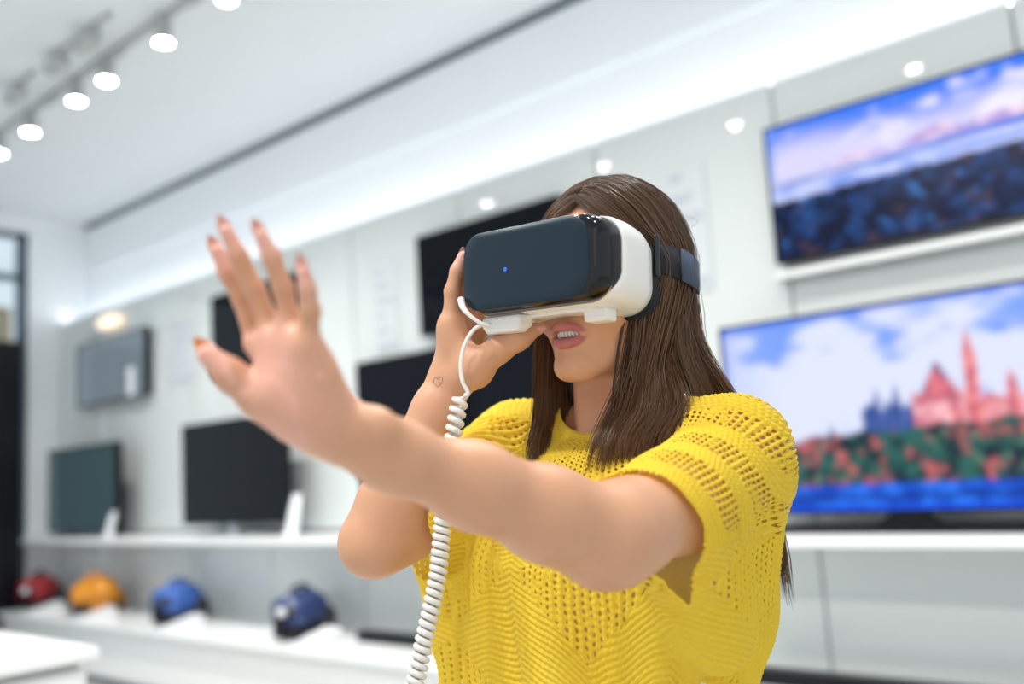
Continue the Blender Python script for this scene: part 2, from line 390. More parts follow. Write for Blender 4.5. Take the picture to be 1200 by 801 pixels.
def tv(x0, x1, z0, z1, y, label, screen='glossblack', pic=None, stand=None, depth=.06, group=None, bez=.012):
    """x, z are the outer bezel, y the front face, world metres"""
    cx = (x0 + x1) / 2
    t = empty('television', (cx, y + depth / 2, z0), label, 'television', group)
    box('casing', (x0, y + .006, z0), (x1, y + depth, z1), M_['black'], t, bev=.006)
    bm = bmesh.new()
    for lo, hi in (((x0, y - .004, z0), (x1, y + .008, z0 + bez)), ((x0, y - .004, z1 - bez), (x1, y + .008, z1)),
                   ((x0, y - .004, z0 + bez), (x0 + bez, y + .008, z1 - bez)), ((x1 - bez, y - .004, z0 + bez), (x1, y + .008, z1 - bez))):
        bm_box(lo, hi, .002, 1, bm)
    from_bm('bezel', bm, M_['black'], t)
    a, b, c, d = x0 + bez, x1 - bez, z0 + bez, z1 - bez
    if pic is None:
        box('screen', (a, y, c), (b, y + .006, d), M_[screen], t, bev=0)
    else:
        V = np.stack([a + uu * (b - a), np.full(len(uu), y), c + vv * (d - c)], -1)
        i = np.arange(H_ - 1)[:, None] * W_ + np.arange(W_ - 1)[None]
        F = np.stack([i, i + 1, i + 1 + W_, i + W_], -1).reshape(-1, 4)
        o = mesh_np('screen', V, F, M_['lit'], t, smooth=False)
        at = o.data.attributes.new('picture', 'FLOAT_COLOR', 'POINT')
        g = pic.reshape(H_, W_, 3)
        for _ in range(7):
            g = np.pad(g, ((1, 1), (1, 1), (0, 0)), 'edge'); g = (g[:-2, 1:-1] + g[2:, 1:-1] + g[1:-1, :-2] + g[1:-1, 2:] + g[1:-1, 1:-1]) / 5
        pic = g.reshape(-1, 3)
        at.data.foreach_set('color', np.hstack([pic, np.ones((len(pic), 1))]).astype(np.float32).ravel())
    if stand == 'bar':
        zs = 1.03
        box('stand_base', (cx - .62, y - .05, zs), (cx + .62, y + .10, zs + .022), M_['black'], t, bev=.006)
        from_bm('stand_neck', bm_plate([(cx - .13, y + .012, zs + .02), (cx + .13, y + .012, zs + .02), (cx + .05, y + .012, z0 + .01), (cx - .05, y + .012, z0 + .01)], (0, .03, 0)), M_['black'], t)
    elif stand == 'plate':
        zs = 1.03
        box('stand_base', (cx - .26, y - .08, zs), (cx + .26, y + .13, zs + .014), M_['steel'], t, bev=.005)
        box('stand_neck', (cx - .05, y + .012, zs + .01), (cx + .05, y + .04, z0 + .02), M_['steel'], t, bev=.004)
    else:
        box('wall_bracket', (cx - .2, y + depth - .002, (z0 + z1) / 2 - .12), (cx + .2, YW - .001, (z0 + z1) / 2 + .12), M_['dark'], t, bev=.004)
    return t
def q(r0, r1, zb, zt, y): return r0 * y, r1 * y, Z0 + zb * y, Z0 + zt * y
YM = 3.82; YS = 3.66
up = tv(*q(-.455, -.170, .214, .375, YM), YM, 'lit television high on the wall showing a blue shoreline', pic=pic_shore())
lo = tv(*q(-.536, -.150, -.068, .152, YS), YS, 'lit television on the shelf showing a castle above autumn trees', pic=pic_castle(), stand='bar')
tv(*q(-1.047, -.760, .214, .373, YM), YM, 'switched-off black television high on the wall behind the headset')
tv(*q(-1.206, -.800, -.040, .193, YM), YM, 'large switched-off black television behind the bent arm')
tv(*q(-1.641, -1.36, .214, .378, YM), YM, 'black television high on the wall behind the raised open hand')
tv(*q(-1.758, -1.413, -.066, .133, YS), YS, 'dark television on the shelf below the raised hand', stand='plate')
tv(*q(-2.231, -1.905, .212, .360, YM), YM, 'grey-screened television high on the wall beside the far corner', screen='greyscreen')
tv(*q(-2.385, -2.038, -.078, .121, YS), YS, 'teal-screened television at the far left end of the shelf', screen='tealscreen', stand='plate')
# ledge strip under the upper lit television
box('ledge', (-.46 * YM, YM, Z0 + .205 * YM - .03), (-.05 * YM, YW - .001, Z0 + .205 * YM), M_['white'], bev=.003, loc=(-.9, 3.86, 2.1), label='narrow white ledge just under the shoreline television', cat='ledge')

# soundbars on the bench
for x0, x1, lab in ((-1.222 * 3.62, -.93 * 3.62, 'black soundbar on the bench under the large switched-off television'), (-.56 * 3.62, -.02, 'black soundbar on the bench under the castle television')):
    sb = empty('soundbar', ((x0 + x1) / 2, 3.62, .432), lab, 'soundbar', 'soundbars on the bench')
    box('body', (x0, 3.58, .436), (x1, 3.68, .492), M_['black'], sb, bev=.012)
    for e in (x0 + .05, x1 - .05): box('foot', (e - .02, 3.60, .432), (e + .02, 3.66, .438), M_['black'], sb, bev=0)

# ------------------------------------------------------------------ price cards, posters
def card_stand(x, y, z, wd, h, lab, group, lean=.05):
    t = empty('card_stand', (x, y, z), lab, 'card', group)
    from_bm('card', bm_plate([(x - wd / 2, y, z + .012), (x + wd / 2, y, z + .012), (x + wd / 2 - .01, y + lean, z + h), (x - wd / 2 + .03, y + lean, z + h)], (0, .006, 0)), M_['card'], t)
    box('base', (x - wd / 2, y - .02, z), (x + wd / 2, y + .05, z + .012), M_['card'], t, bev=.002)
card_stand(-1.40 * 3.56, 3.56, 1.03, .13, .26, 'white price card leaning in front of the dark shelf television', 'price cards on the shelf')
card_stand(-2.08 * 3.56, 3.56, 1.03, .13, .20, 'white price card beside the teal-screened television', 'price cards on the shelf')
cs = box('price_card', (-1.965 * 3.8 - .05, 3.79, Z0 + .215 * 3.8), (-1.965 * 3.8 + .05, 3.80, Z0 + .215 * 3.8 + .24), M_['card'], bev=.002, loc=(-7.4, 3.8, 2.2))
tag(cs, 'white price card clipped to the grey-screened television', 'card')
def poster(r0, r1, z0, z1, lab):
    x0, x1, a, b = q(r0, r1, z0, z1, YW)
    t = empty('wall_notice', ((x0 + x1) / 2, YW - .006, a), lab, 'notice', 'pale notices on the wall')
    box('board', (x0, YW - .008, a), (x1, YW - .0005, b), M_['board'], t, bev=.001)
    n = max(3, int((b - a) / .09)); hh = (b - a) / n
    for i in range(n):
        box('text_block', (x0 + .02, YW - .010, a + hh * (i + .25)), (x1 - .02 - .05 * (i % 3), YW - .0078, a + hh * (i + .7)), M_['paper'], t, bev=0)
poster(-1.150, -1.095, .20, .345, 'pale notice on the wall left of the headset')
poster(-.59, -.535, .20, .36, 'pale notice on the wall right of the head')
poster(-1.345, -1.325, .235, .27, 'small grey notice on the wall right of the raised hand')
poster(-1.80, -1.70, .22, .35, 'pale notice on the wall left of the raised hand')

# ------------------------------------------------------------------ lamps
def lamp_head(x, y, z, lab, group, lens='lamp', watt=None, aim=None):
    t = empty('spot_lamp', (x, y, z), lab, 'lamp', group)
    bm = bm_lathe([(.028, .16), (.040, .155), (.046, .03), (.050, .0), (.044, 0.0), (.044, .012)], (x, y, z))
    from_bm('lamp_housing', bm, M_['lampgrey'], t, True)
    from_bm('stem', bm_lathe([(.010, .15), (.010, ZC - .0585 - z)], (x, y, z), n=12), M_['lampgrey'], t, True)
    from_bm('lens', bm_lathe([(.043, .002), (.043, .010)], (x, y, z - .001)), M_[lens], t, True)
    ld = bpy.data.lights.new('spot', 'SPOT'); ld.energy = watt or SPOT_W; ld.spot_size = 2.2; ld.spot_blend = .8; ld.shadow_soft_size = .05; ld.color = (1, .965, .91)
    l = bpy.data.objects.new('spot', ld); COL.objects.link(l); l.parent = t; l.location = (0, 0, -.02)
    if aim: l.rotation_euler = (Vector(aim) - Vector((x, y, z))).to_track_quat('-Z', 'Y').to_euler()
def rail(x0, x1, y, lab):
    t = empty('lamp_track', ((x0 + x1) / 2, y, ZC - .05), lab, 'lamp track', None)
    box('rail', (x0, y - .018, ZC - .042), (x1, y + .018, ZC - .002), M_['lampgrey'], t, bev=.003)
    for k in range(int((x1 - x0) / .9)): box('adapter', (x0 + .3 + .9 * k, y - .024, ZC - .058), (x0 + .48 + .9 * k, y + .024, ZC - .041), M_['lampgrey'], t, bev=.003)
rail(-7.4, .6, 2.57, 'grey lamp track on the ceiling carrying the row of lit spots')
rail(-7.4, .6, 1.40, 'grey lamp track on the ceiling nearer the camera')
nm = ['first', 'second', 'third', 'fourth', 'fifth', 'sixth']
for i, x in enumerate((-4.01, -4.65, -5.33, -5.74, -6.44, -6.99)):
    lamp_head(x, 2.57, 3.85, 'lit spot lamp on the visible ceiling track, %s from the shop window' % nm[5 - i], 'lit spots on the visible track')
for x, n in ((-2.9, 'seventh'), (-1.9, 'eighth'), (-.8, 'ninth')): lamp_head(x, 2.57, 3.85, 'lit spot lamp on the visible ceiling track, %s from the shop window' % n, 'lit spots on the visible track')
for x, n in ((-5.70, 'first'), (-4.36, 'second'), (-3.13, 'third'), (-1.80, 'fourth'), (-.5, 'fifth')): lamp_head(x, 1.40, 3.85, 'lit spot lamp on the track over the woman, %s from the shop window' % n, 'spots on the nearer track')
rail(-2.8, .6, -.6, 'added short lamp track out of view, carrying key lights for the woman')  # unseen track, added to light the woman from the front
for x, n in ((-2.4, 'first'), (-1.5, 'second'), (-.6, 'third'), (.3, 'last')):
    lamp_head(x, -.6, 3.85, 'added key spot lamp, %s from the shop window on the short ceiling track' % n, 'added key spots in front of the woman', 'lamp_added', 75, (-.6, .9, 1.4))
def turned_head(x, y, lab):
    t = empty('turned_lamp', (x, y, ZC - .09), lab, 'lamp', 'unlit heads turned along the ceiling')
    from_bm('lamp_housing', bm_lathe([(.03, -.10), (.045, -.09), (.05, .08), (.04, .10)], (x, y, ZC - .075), ax='x'), M_['lampgrey'], t, True)
    from_bm('stem', bm_lathe([(.012, -.035), (.012, 0)], (x, y, ZC), n=12), M_['lampgrey'], t, True)
    box('arm', (x + .08, y - .012, ZC - .03), (x + .29, y + .012, ZC - .002), M_['lampgrey'], t, bev=.003)
for x, lab in ((-5.09, 'unlit lamp head with an arm, nearest the top of the photo'), (-5.50, 'middle one of the unlit lamp heads lying along the ceiling'), (-6.10, 'unlit lamp head with an arm at the left edge of the photo')): turned_head(x, 2.34, lab)
# warm patch of light on the far wall, made as a glowing shape
for x, z, lab in ((-7.95, Z0 + 1.515, 'warm patch of light made as a glowing shape above the grey-screened television'),):
    t = empty('wall_light_patch', (x, YW - .05, z), lab, 'lamp')
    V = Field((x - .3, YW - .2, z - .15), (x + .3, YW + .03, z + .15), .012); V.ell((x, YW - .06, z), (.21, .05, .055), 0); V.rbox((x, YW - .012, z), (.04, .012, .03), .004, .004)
    mesh_np('glow_shape', *V.net(), M_['warm'], t)

# ------------------------------------------------------------------ vacuum cleaners on the bench
def vacuum(x, y, colr, dark, lab, rot, style):
    z = .432
    t = empty('vacuum_cleaner', (x, y, z), lab, 'vacuum cleaner', 'vacuum cleaners on the bench')
    mb = mat('vacuum_shell', colr, .18, coat=.4); md = M_['black']
    F = Field((-.25, -.2, 0), (.25, .2, .34), .008)
    F.rbox((-.015, 0, .155), (.165, .125, .095), .075, 0); F.ell((.06, 0, .15), (.14, .13, .12), .04)
    F.cap((-.1, 0, .235), (.08, 0, .25), .03, .03, .04)
    F.rbox((0, 0, .0), (.3, .3, .055), .0, 0, cut=True)
    Vb, Qb = F.net()
    G = Field((-.25, -.2, 0), (.25, .2, .34), .008)
    G.ell((0, 0, .060), (.190, .138, .050), 0); G.cap((-.16, -.05, .05), (-.16, .05, .05), .035, .035, .03)
    Vd, Qd = G.net()
    H = Field((-.26, -.2, 0), (.26, .2, .34), .008)
    ws = []
    for s in (-1, 1):
        ws.append(bm_lathe([(.02, -.018), (.075, -.016), (.085, -.006), (.085, .008), (.06, .018), (.03, .02)], (.10, s * .125, .086), ax='y'))
    c, sn = math.cos(rot), math.sin(rot); Rm = np.array([[c, -sn, 0], [sn, c, 0], [0, 0, 1]])
    o0 = np.array([x, y, z])
    mesh_np('shell', Vb @ Rm.T + o0, Qb, mb, t); mesh_np('chassis', Vd @ Rm.T + o0, Qd, md, t)
    for b in ws:
        bmesh.ops.transform(b, matrix=Matrix.Translation((x, y, z)) @ Matrix.Rotation(rot, 4, 'Z'), verts=b.verts); from_bm('wheel', b, mat('vacuum_wheel', dark, .3), t, True)
    hd = catmull([(-.12, 0, .235), (-.09, 0, .285), (.0, 0, .305), (.08, 0, .285), (.10, 0, .24)], 5); v, f, f3 = tube_np(hd, .014, 8)
    mesh_np('handle', v @ Rm.T + o0, [f, f3], md if style else mb, t)
    fr = Field((-.26, -.12, .05), (-.05, .12, .28), .007); fr.rbox((-.150, 0, .165), (.036, .088, .042), .03, 0)
    v, f = fr.net(); mesh_np('front_grille', v @ Rm.T + o0, f, mat('vacuum_front', dark, .25), t)
    bd = bm_lathe([(.034, -.191), (.034, -.186), (.026, -.190)] if style else [(.02, -.1885), (.02, -.185)], (0, .01, .165), ax='x')
    bmesh.ops.transform(bd, matrix=Matrix.Translation((x, y, z)) @ Matrix.Rotation(rot, 4, 'Z'), verts=bd.verts); from_bm('badge_glint', bd, M_['card'] if style else mb, t, True)  # white disc paints a highlight on the red one, a label on the navy
    hs = catmull([(-.19, 0, .13), (-.23, 0, .12), (-.235, .01, .09)], 5); v, f, f3 = tube_np(hs, .022, 10); mesh_np('hose_socket', v @ Rm.T + o0, [f, f3], md, t)
vac = [(-8.72, 3.58, (.36, .006, .014), (.02, .02, .022), 'dark red and black vacuum cleaner at the far left of the bench', 2.2, 1),
       (-7.68, 3.60, (.72, .27, .003), (.50, .18, .008), 'golden orange vacuum cleaner second along the bench', .6, 0),
       (-6.42, 3.60, (.035, .12, .46), (.035, .035, .045), 'bright blue vacuum cleaner third along the bench', 1.95, 0),
       (-4.93, 3.58, (.010, .034, .15), (.02, .024, .032), 'navy vacuum cleaner nearest the bent elbow', 1.9, 1)]
for i, a in enumerate(vac):
    vacuum(*a)
    x = a[0] + .27; y = 3.42
    if i == 0: x = a[0] + .38
    lab = 'white sloping price holder beside the ' + ('dark red', 'golden orange', 'bright blue', 'navy')[i] + ' vacuum cleaner'
    t = empty('price_holder', (x, y, .432), lab, 'price holder', 'price holders on the bench')
    from_bm('holder_wedge', bm_plate([(x, y - .12, .432), (x, y + .14, .432), (x, y + .14, .51), (x, y - .11, .45)], (.15, 0, 0)), M_['card'], t)
    from_bm('price_slip', bm_plate([(x + .01, y - .09, .4555), (x + .14, y - .09, .4555), (x + .14, y + .12, .5065), (x + .01, y + .12, .5065)], (0, -.0006, .002)), M_['white'], t)
    from_bm('lip', bm_box((x, y - .128, .432), (x + .15, y - .121, .462), .001), M_['card'], t)

# white counter at the lower left
ct = empty('white_counter', (-3.9, .9, 0), 'white counter with drawers at the lower left', 'counter')
box('counter_top', (-5.0, .42, .862), (-2.93, 1.385, .90), M_['white'], ct, bev=.006)
box('carcass', (-4.97, .45, .06), (-2.965, 1.36, .838), M_['white'], ct, bev=.004)
box('shadow_gap', (-4.95, .47, .836), (-2.985, 1.34, .864), M_['lampgrey'], ct, bev=0)
box('plinth', (-4.93, .5, 0), (-3.02, 1.31, .062), M_['dark'], ct, bev=0)
for k in range(3): box('drawer', (-2.967, .47, .10 + .245 * k), (-2.952, 1.34, .335 + .245 * k), M_['white'], ct, bev=.003)

# tall black display panel by the window
bp_ = empty('black_display_stand', (-8.94, 2.9, 0), 'tall black display panel standing by the shop window', 'panel')
box('panel_face', (-8.97, 2.45, .03), (-8.90, 3.50, 2.80), M_['black'], bp_, bev=.008)
box('base', (-8.985, 2.6, 0), (-8.885, 3.1, .03), M_['black'], bp_, bev=.004)

# ================================================================== PERSON (modelled in head axes: x her left, y forward, z up)
HM = np.array([[0.77848906, -0.62763221, -0.00570878], [-0.08266981, -0.0935156, -0.99217969], [-0.62219007, -0.77287298, 0.12468711]])
HC = np.array([0.12111795, -0.07262086, 1.17159895])
def L2W(P): return (np.asarray(P, float) @ HM.T + HC) @ R + CAM
HMI = np.linalg.inv(HM)
def Lp(px, py, d): return HMI @ (np.array([(px - 600) / 1100 * d, (py - 400) / 1100 * d, d]) - HC)
base = L2W([0, -.03, 0]); base[2] = 0
person = empty('person', tuple(base), 'woman in a yellow knit top wearing the headset and holding one palm out', 'person')

# ---- joints
SL = np.array([.156, -.02, -.230]); SH = np.array([.158, -.02, -.205]); EL = Lp(706, 628, .84); WL = Lp(412, 514, .71)
SR = np.array([-.168, -.03, -.20]); ER = Lp(437, 636, 1.10); WR = Lp(525, 452, 1.14)
# ---- body: skin as one surface
HB = .002
B = Field((-.30, -.17, -.56), (.25, .64, .15), HB)
B.stack([(-.56, -.03, -.02, .122, .076), (-.42, -.010, -.015, .128, .082), (-.33, 0, -.01, .138, .088), (-.26, 0, -.02, .136, .082), (-.21, 0, -.03, .10, .065), (-.185, 0, -.03, .06, .05)], 0)
for s, P in ((1, SH), (-1, SR)): B.cap((s * .03, -.035, -.185), P, .045, .047, k=.04)
B.cap((0, -.03, -.09), (0, -.035, -.21), .050, .056, k=.03)
B.cap((.028, .012, -.12), (.010, .028, -.205), .014, .012, k=.03); B.cap((-.028, .012, -.12), (-.010, .028, -.205), .014, .012, k=.03)
# head
B.ell((0, -.012, .03), (.073, .093, .093), k=.03)
B.ell((0, .030, -.035), (.060, .060, .078), k=.03)
for s in (-1, 1):
    B.cap((s * .052, .002, -.065), (s * .014, .072, -.110), .018, .015, k=.022)
    B.ell((s * .036, .064, -.038), (.028, .026, .028), k=.02)
    B.ell((s * .075, -.008, -.02), (.008, .018, .030), k=.006)          # ears under the hair
B.ell((0, .072, -.072), (.030, .026, .024), k=.02)
B.ell((0, .079, -.1075), (.0185, .0155, .0145), k=.016)
# nose
B.cap((0, .092, .0), (0, .113, -.040), .010, .0095, k=.012); B.ell((0, .113, -.042), (.0105, .0105, .009), k=.008)
for s in (-1, 1):
    B.ell((s * .0125, .103, -.044), (.0075, .0095, .0075), k=.006); B.ell((s * .0062, .107, -.0525), (.0035, .005, .0035), k=.002, cut=True)
for s in (-1, 1):
    B.ell((s * .031, .088, .004), (.017, .014, .012), k=.012, cut=True); B.ell((s * .031, .072, .003), (.0135, .0125, .0115), k=.004); B.cap((s * .012, .087, .020), (s * .046, .076, .020), .006, .005, k=.012)
# lips
B.ell((0, .099, -.0745), (.0200, .022, .0056), k=.003, cut=True)
UP = [(-.0265, .0835, -.0725), (-.016, .0955, -.0665), (-.0055, .1015, -.0645), (0, .1015, -.0655), (.0055, .1015, -.0645), (.016, .0955, -.0665), (.0265, .0835, -.0725)]
LO = [(-.0260, .0830, -.0740), (-.015, .0935, -.0815), (-.005, .0985, -.0845), (.005, .0985, -.0845), (.015, .0935, -.0815), (.0260, .0830, -.0740)]
ur = [.0022, .0042, .0050, .0046, .0050, .0042, .0022]; lr = [.0022, .0048, .0058, .0058, .0048, .0022]
for P, r in ((UP, ur), (LO, lr)):
    for i in range(len(P) - 1): B.cap(P[i], P[i + 1], r[i], r[i + 1], k=.003)
# arms
def limb(P, r, k=.012):
    for i in range(len(P) - 1): B.cap(P[i], P[i + 1], r[i], r[i + 1], k)
def mid(a, b, t): return np.asarray(a) + (np.asarray(b) - np.asarray(a)) * t
dn = np.array([0, 0, -1.])
limb([SL, mid(SL, EL, .5) + dn * .006, mid(SL, EL, .85) + dn * .003, EL], [.047, .0430, .0400, .037], .03)
B.ell(mid(SL, EL, .97) + dn * .006, (.032, .032, .032), k=.03)
limb([EL, mid(EL, WL, .25) - dn * .001, mid(EL, WL, .55) - dn * .001, mid(EL, WL, .85), WL], [.037, .0360, .0300, .0230, .0215], .03)
limb([SR, mid(SR, ER, .5), mid(SR, ER, .85), ER], [.050, .044, .041, .036], .02)
limb([ER, mid(ER, WR, .25), mid(ER, WR, .55), mid(ER, WR, .85), WR], [.036, .0378, .033, .0268, .0252], .02)
B.cap(mid(ER, SR, .04), mid(ER, SR, .35) - np.array([0, 0, .006]), .034, .038, k=.02)
# left hand, palm out, fingers up
ulna = Lp(437, 503, .70); B.ell(ulna, (.017, .017, .017), k=.02)
LF = {'index': ([(302, 402, .722), (284, 350, .724), (266, 318, .722), (254, 293, .719)], [.0098, .0084, .0076, .0060]),
      'middle': ([(322, 396, .708), (298, 338, .705), (279, 299, .700), (265, 270, .696)], [.0100, .0086, .0078, .0060]),
      'ring': ([(345, 394, .690), (331, 336, .685), (318, 300, .680), (306, 275, .676)], [.0096, .0083, .0075, .0058]),
      'pinky': ([(361, 404, .674), (364, 364, .668), (360, 338, .665), (355, 317, .662)], [.0086, .0074, .0066, .0052])}
palm_n = None
for nme, (pp, rr) in LF.items():
    P = [Lp(*p) for p in pp]
    B.cap(mid(WL, P[0], .10) + np.array([-.004, 0, -.002]), P[0], .0150, .0108, k=.014)
for nme, (pp, rr) in LF.items(): limb([Lp(*p) for p in pp], [r * .9 for r in rr], .0045)
B.ell(Lp(333, 425, .692), (.026, .013, .024), k=.02)
B.ell(Lp(366, 464, .680), (.015, .015, .026), k=.02)
B.cap(Lp(372, 500, .692), Lp(322, 468, .690), .019, .018, k=.02)
limb([Lp(345, 492, .70), Lp(303, 468, .695), Lp(270, 438, .690), Lp(243, 415, .688)], [.0175, .0130, .0112, .0080], .007)
# right hand, fingers up the side of the headset, thumb under it
RF = {'index': ([(-.131, .148, -.054), (-.1245, .154, -.016), (-.1165, .154, .008), (-.1095, .151, .026)], [.0102, .0088, .0078, .0062]),
      'middle': ([(-.137, .132, -.046), (-.127, .136, -.006), (-.118, .135, .018), (-.110, .132, .034)], [.0102, .0088, .0078, .0062]),
      'ring': ([(-.136, .113, -.048), (-.126, .116, -.008), (-.117, .115, .014), (-.1095, .112, .030)], [.0098, .0084, .0076, .006]),
      'pinky': ([(-.131, .096, -.056), (-.122, .101, -.018), (-.114, .102, .002), (-.108, .101, .018)], [.0088, .0074, .0068, .0054])}
for nme, (P, rr) in RF.items(): B.cap(mid(WR, P[0], .12), P[0], .0175, .0125, k=.016)
for nme, (P, rr) in RF.items(): limb(P, rr, .0045)
TH = [Lp(556, 432, 1.118), Lp(584, 409, 1.105), Lp(608, 396, 1.102), Lp(628, 385, 1.106)]
limb([mid(WR, TH[0], .3)] + TH, [.020, .0185, .0145, .0120, .0085], .012)
B.cap(TH[0], (-.131, .150, -.060), .015, .011, k=.02)
VB, QB = B.net(2)
del B
skin = bpy.data.materials.new('skin'); skin.use_nodes = True; nt = skin.node_tree; b = nt.nodes['Principled BSDF']
def at_node(n): a = nt.nodes.new('ShaderNodeAttribute'); a.attribute_name = n; return a
def mixc(fac, A, Bc):
    x = nt.nodes.new('ShaderNodeMix'); x.data_type = 'RGBA'; x.clamp_factor = True
    nt.links.new(fac, x.inputs[0])
    for i, v in ((6, A), (7, Bc)):
        if hasattr(v, 'node'): nt.links.new(v, x.inputs[i])
        else: x.inputs[i].default_value = tuple(v) + (1,)
    return x.outputs[2]
tc = nt.nodes.new('ShaderNodeTexCoord'); nz = nt.nodes.new('ShaderNodeTexNoise'); nz.inputs['Scale'].default_value = 28; nz.inputs['Detail'].default_value = 5
nt.links.new(tc.outputs['Object'], nz.inputs['Vector'])
c0 = mixc(nz.outputs['Fac'], (.60, .305, .175), (.67, .365, .225))
c1 = mixc(at_node('palm').outputs['Fac'], c0, (.80, .42, .345))
c2 = mixc(at_node('lip').outputs['Fac'], c1, (.47, .145, .14))
nt.links.new(c2, b.inputs['Base Color']); b.inputs['Roughness'].default_value = .42; b.inputs['Specular IOR Level'].default_value = .4
b.inputs['Subsurface Weight'].default_value = .10; b.inputs['Subsurface Radius'].default_value = (1, .35, .2); b.inputs['Subsurface Scale'].default_value = .012
nz2 = nt.nodes.new('ShaderNodeTexNoise'); nz2.inputs['Scale'].default_value = 420; nt.links.new(tc.outputs['Object'], nz2.inputs['Vector'])
bp = nt.nodes.new('ShaderNodeBump'); bp.inputs['Distance'].default_value = .0004; bp.inputs['Strength'].default_value = .4
nt.links.new(nz2.outputs['Fac'], bp.inputs['Height']); nt.links.new(bp.outputs[0], b.inputs['Normal'])
body = mesh_np('body', L2W(VB), QB, skin, person)
from mathutils.bvhtree import BVHTree
bvh = BVHTree.FromPolygons(VB.tolist(), QB.tolist())
def on_skin(px, py):
    o = -HMI @ HC; d = Lp(px, py, 1.) - o; d /= np.linalg.norm(d); h = bvh.ray_cast(Vector(o), Vector(d))
    return np.array(h[0]) + np.array(h[1]) * .00015 if h[0] is not None else None
def chain_dist(V, P, r):
    d = np.full(len(V), 1.)
    for i in range(len(P) - 1):
        a = np.array(P[i]); e = np.array(P[i + 1]) - a; t = np.clip((V - a) @ e / e.dot(e), 0, 1)
        d = np.minimum(d, np.linalg.norm(V - a - t[:, None] * e, axis=1) - (r[i] + (r[i + 1] - r[i]) * t))
    return d
dl = np.minimum(chain_dist(VB, UP, ur), chain_dist(VB, LO, lr))
point_attr(body, 'lip', sstep(.0016, .0002, dl))
tips = np.array([Lp(*LF[k][0][-1]) for k in LF] + [Lp(242, 414, .688)] + [RF[k][0][-1] for k in RF])
hd = np.array([Lp(340, 430, .69), Lp(350, 480, .69)])
pl = np.zeros(len(VB))
for t_ in tips: pl = np.maximum(pl, .9 * sstep(.030, .004, np.linalg.norm(VB - t_, axis=1)))
for t_ in hd: pl = np.maximum(pl, 0.62 * sstep(.055, .012, np.linalg.norm(VB - t_, axis=1)))
cr = [[(287, 396, .70), (318, 384, .69), (345, 384, .685), (374, 394, .67)], [(292, 440, .70), (322, 442, .685), (345, 470, .68), (356, 515, .69)], [(300, 420, .70), (335, 425, .68), (378, 440, .67)],
      [(262, 428, .69), (272, 446, .685)], [(282, 462, .69), (300, 450, .69)]]
for c_ in cr:
    q_ = [np.array(on_skin(p[0], p[1]) if on_skin(p[0], p[1]) is not None else Lp(*p)) for p in c_]
    pl = np.maximum(pl, .95 * sstep(.0042, .0008, chain_dist(VB, q_, [0] * len(q_))))
point_attr(body, 'palm', pl)
NB = vnormals(VB, QB)

# small outlined heart inked on the inner wrist, laid on the skin
hp = [(503.5, 453), (499.5, 447), (500, 442.5), (502.5, 441.5), (504.5, 444), (507, 441), (509.5, 442), (509, 447), (504.5, 452)]
hp = [on_skin(x_ + 9, y_) for x_, y_ in hp]; hp = catmull(np.array([p for p in hp if p is not None]), 5); v, f, f3 = tube_np(hp, .00030, 5)
mesh_np('heart_tattoo', L2W(v), [f, f3], mat('tattoo_ink', (.16, .13, .14), .6), person)
# teeth: a curved row inside the open mouth, each tooth rounded
m_tooth = mat('tooth_enamel', (.86, .83, .78), .2)
pass
teeth = empty('teeth', tuple(L2W([0, .088, -.072]) - base)); teeth.parent = person; teeth['_o'] = tuple(L2W([0, .088, -.072]))
F = Field((-.022, .06, -.09), (.022, .105, -.06), .0007)
for i in range(-4, 5):
    a = i * .19; x = .024 * math.sin(a); y = .068 + .0245 * math.cos(a)
    wd = .00235 if abs(i) < 2 else .0021
    F.ell((x, y, -.0715), (wd * .98, .0030, .0058), 0)
    F.ell((x, y - .0015, -.0825), (wd * .85, .0028, .0048), 0)
v, f = F.net(); mesh_np('tooth_row', L2W(v), f, m_tooth, teeth)
# nails
m_nail = mat('coral_nail', (.85, .36, .12), .2); m_nail2 = mat('nude_nail', (.80, .42, .34), .2)
camL = np.array([.629, .975, -.217])
def nail(P0, P1, r, m, away, ln=.011):
    """a curved plate at the tip, on the side away from the palm"""
    P0 = np.asarray(P0); P1 = np.asarray(P1); d = (P1 - P0) / np.linalg.norm(P1 - P0); u = away - d * away.dot(d); u /= np.linalg.norm(u); s = np.cross(d, u)
    V = []; n1, n2 = 7, 7
    for lay in (0, 1):
        for i in range(n1):
            for j in range(n2):
                a = (j / (n2 - 1) - .5) * 1.9; t = i / (n1 - 1); taper = 1 - .75 * max(0, t - .45) ** 1.5 / .55 ** 1.5
                rad = r * (1.02 + .06 * lay)
                V.append(P1 + d * (-.003 + (ln + .006) * t) + s * rad * .95 * math.sin(a) * taper + u * (rad * math.cos(a * .9) - .0010))
    V = np.array(V); F_ = []
    for lay in (0, 1):
        for i in range(n1 - 1):
            for j in range(n2 - 1):
                o = lay * n1 * n2 + i * n2 + j; F_.append((o, o + 1, o + n2 + 1, o + n2) if lay else (o, o + n2, o + n2 + 1, o + 1))
    for i in range(n1 - 1):
        for j in (0, n2 - 1): o = i * n2 + j; F_.append((o, o + n2, o + n2 + n1 * n2, o + n1 * n2))
    for j in range(n2 - 1):
        for i in (0, n1 - 1): o = i * n2 + j; F_.append((o, o + 1, o + 1 + n1 * n2, o + n1 * n2))
    return mesh_np('fingernail', L2W(V), np.array(F_), m, person)
back_n = np.array([-.1, -1., .25])
for k in LF:
    P = [Lp(*p) for p in LF[k][0]]; nail(P[-2], P[-1], LF[k][1][-1], m_nail2, -(camL - P[-1]), .010)
nail(Lp(268, 436, .690), Lp(242, 414, .688), .0082, m_nail, np.array([-.55, -.45, .6]), .012)
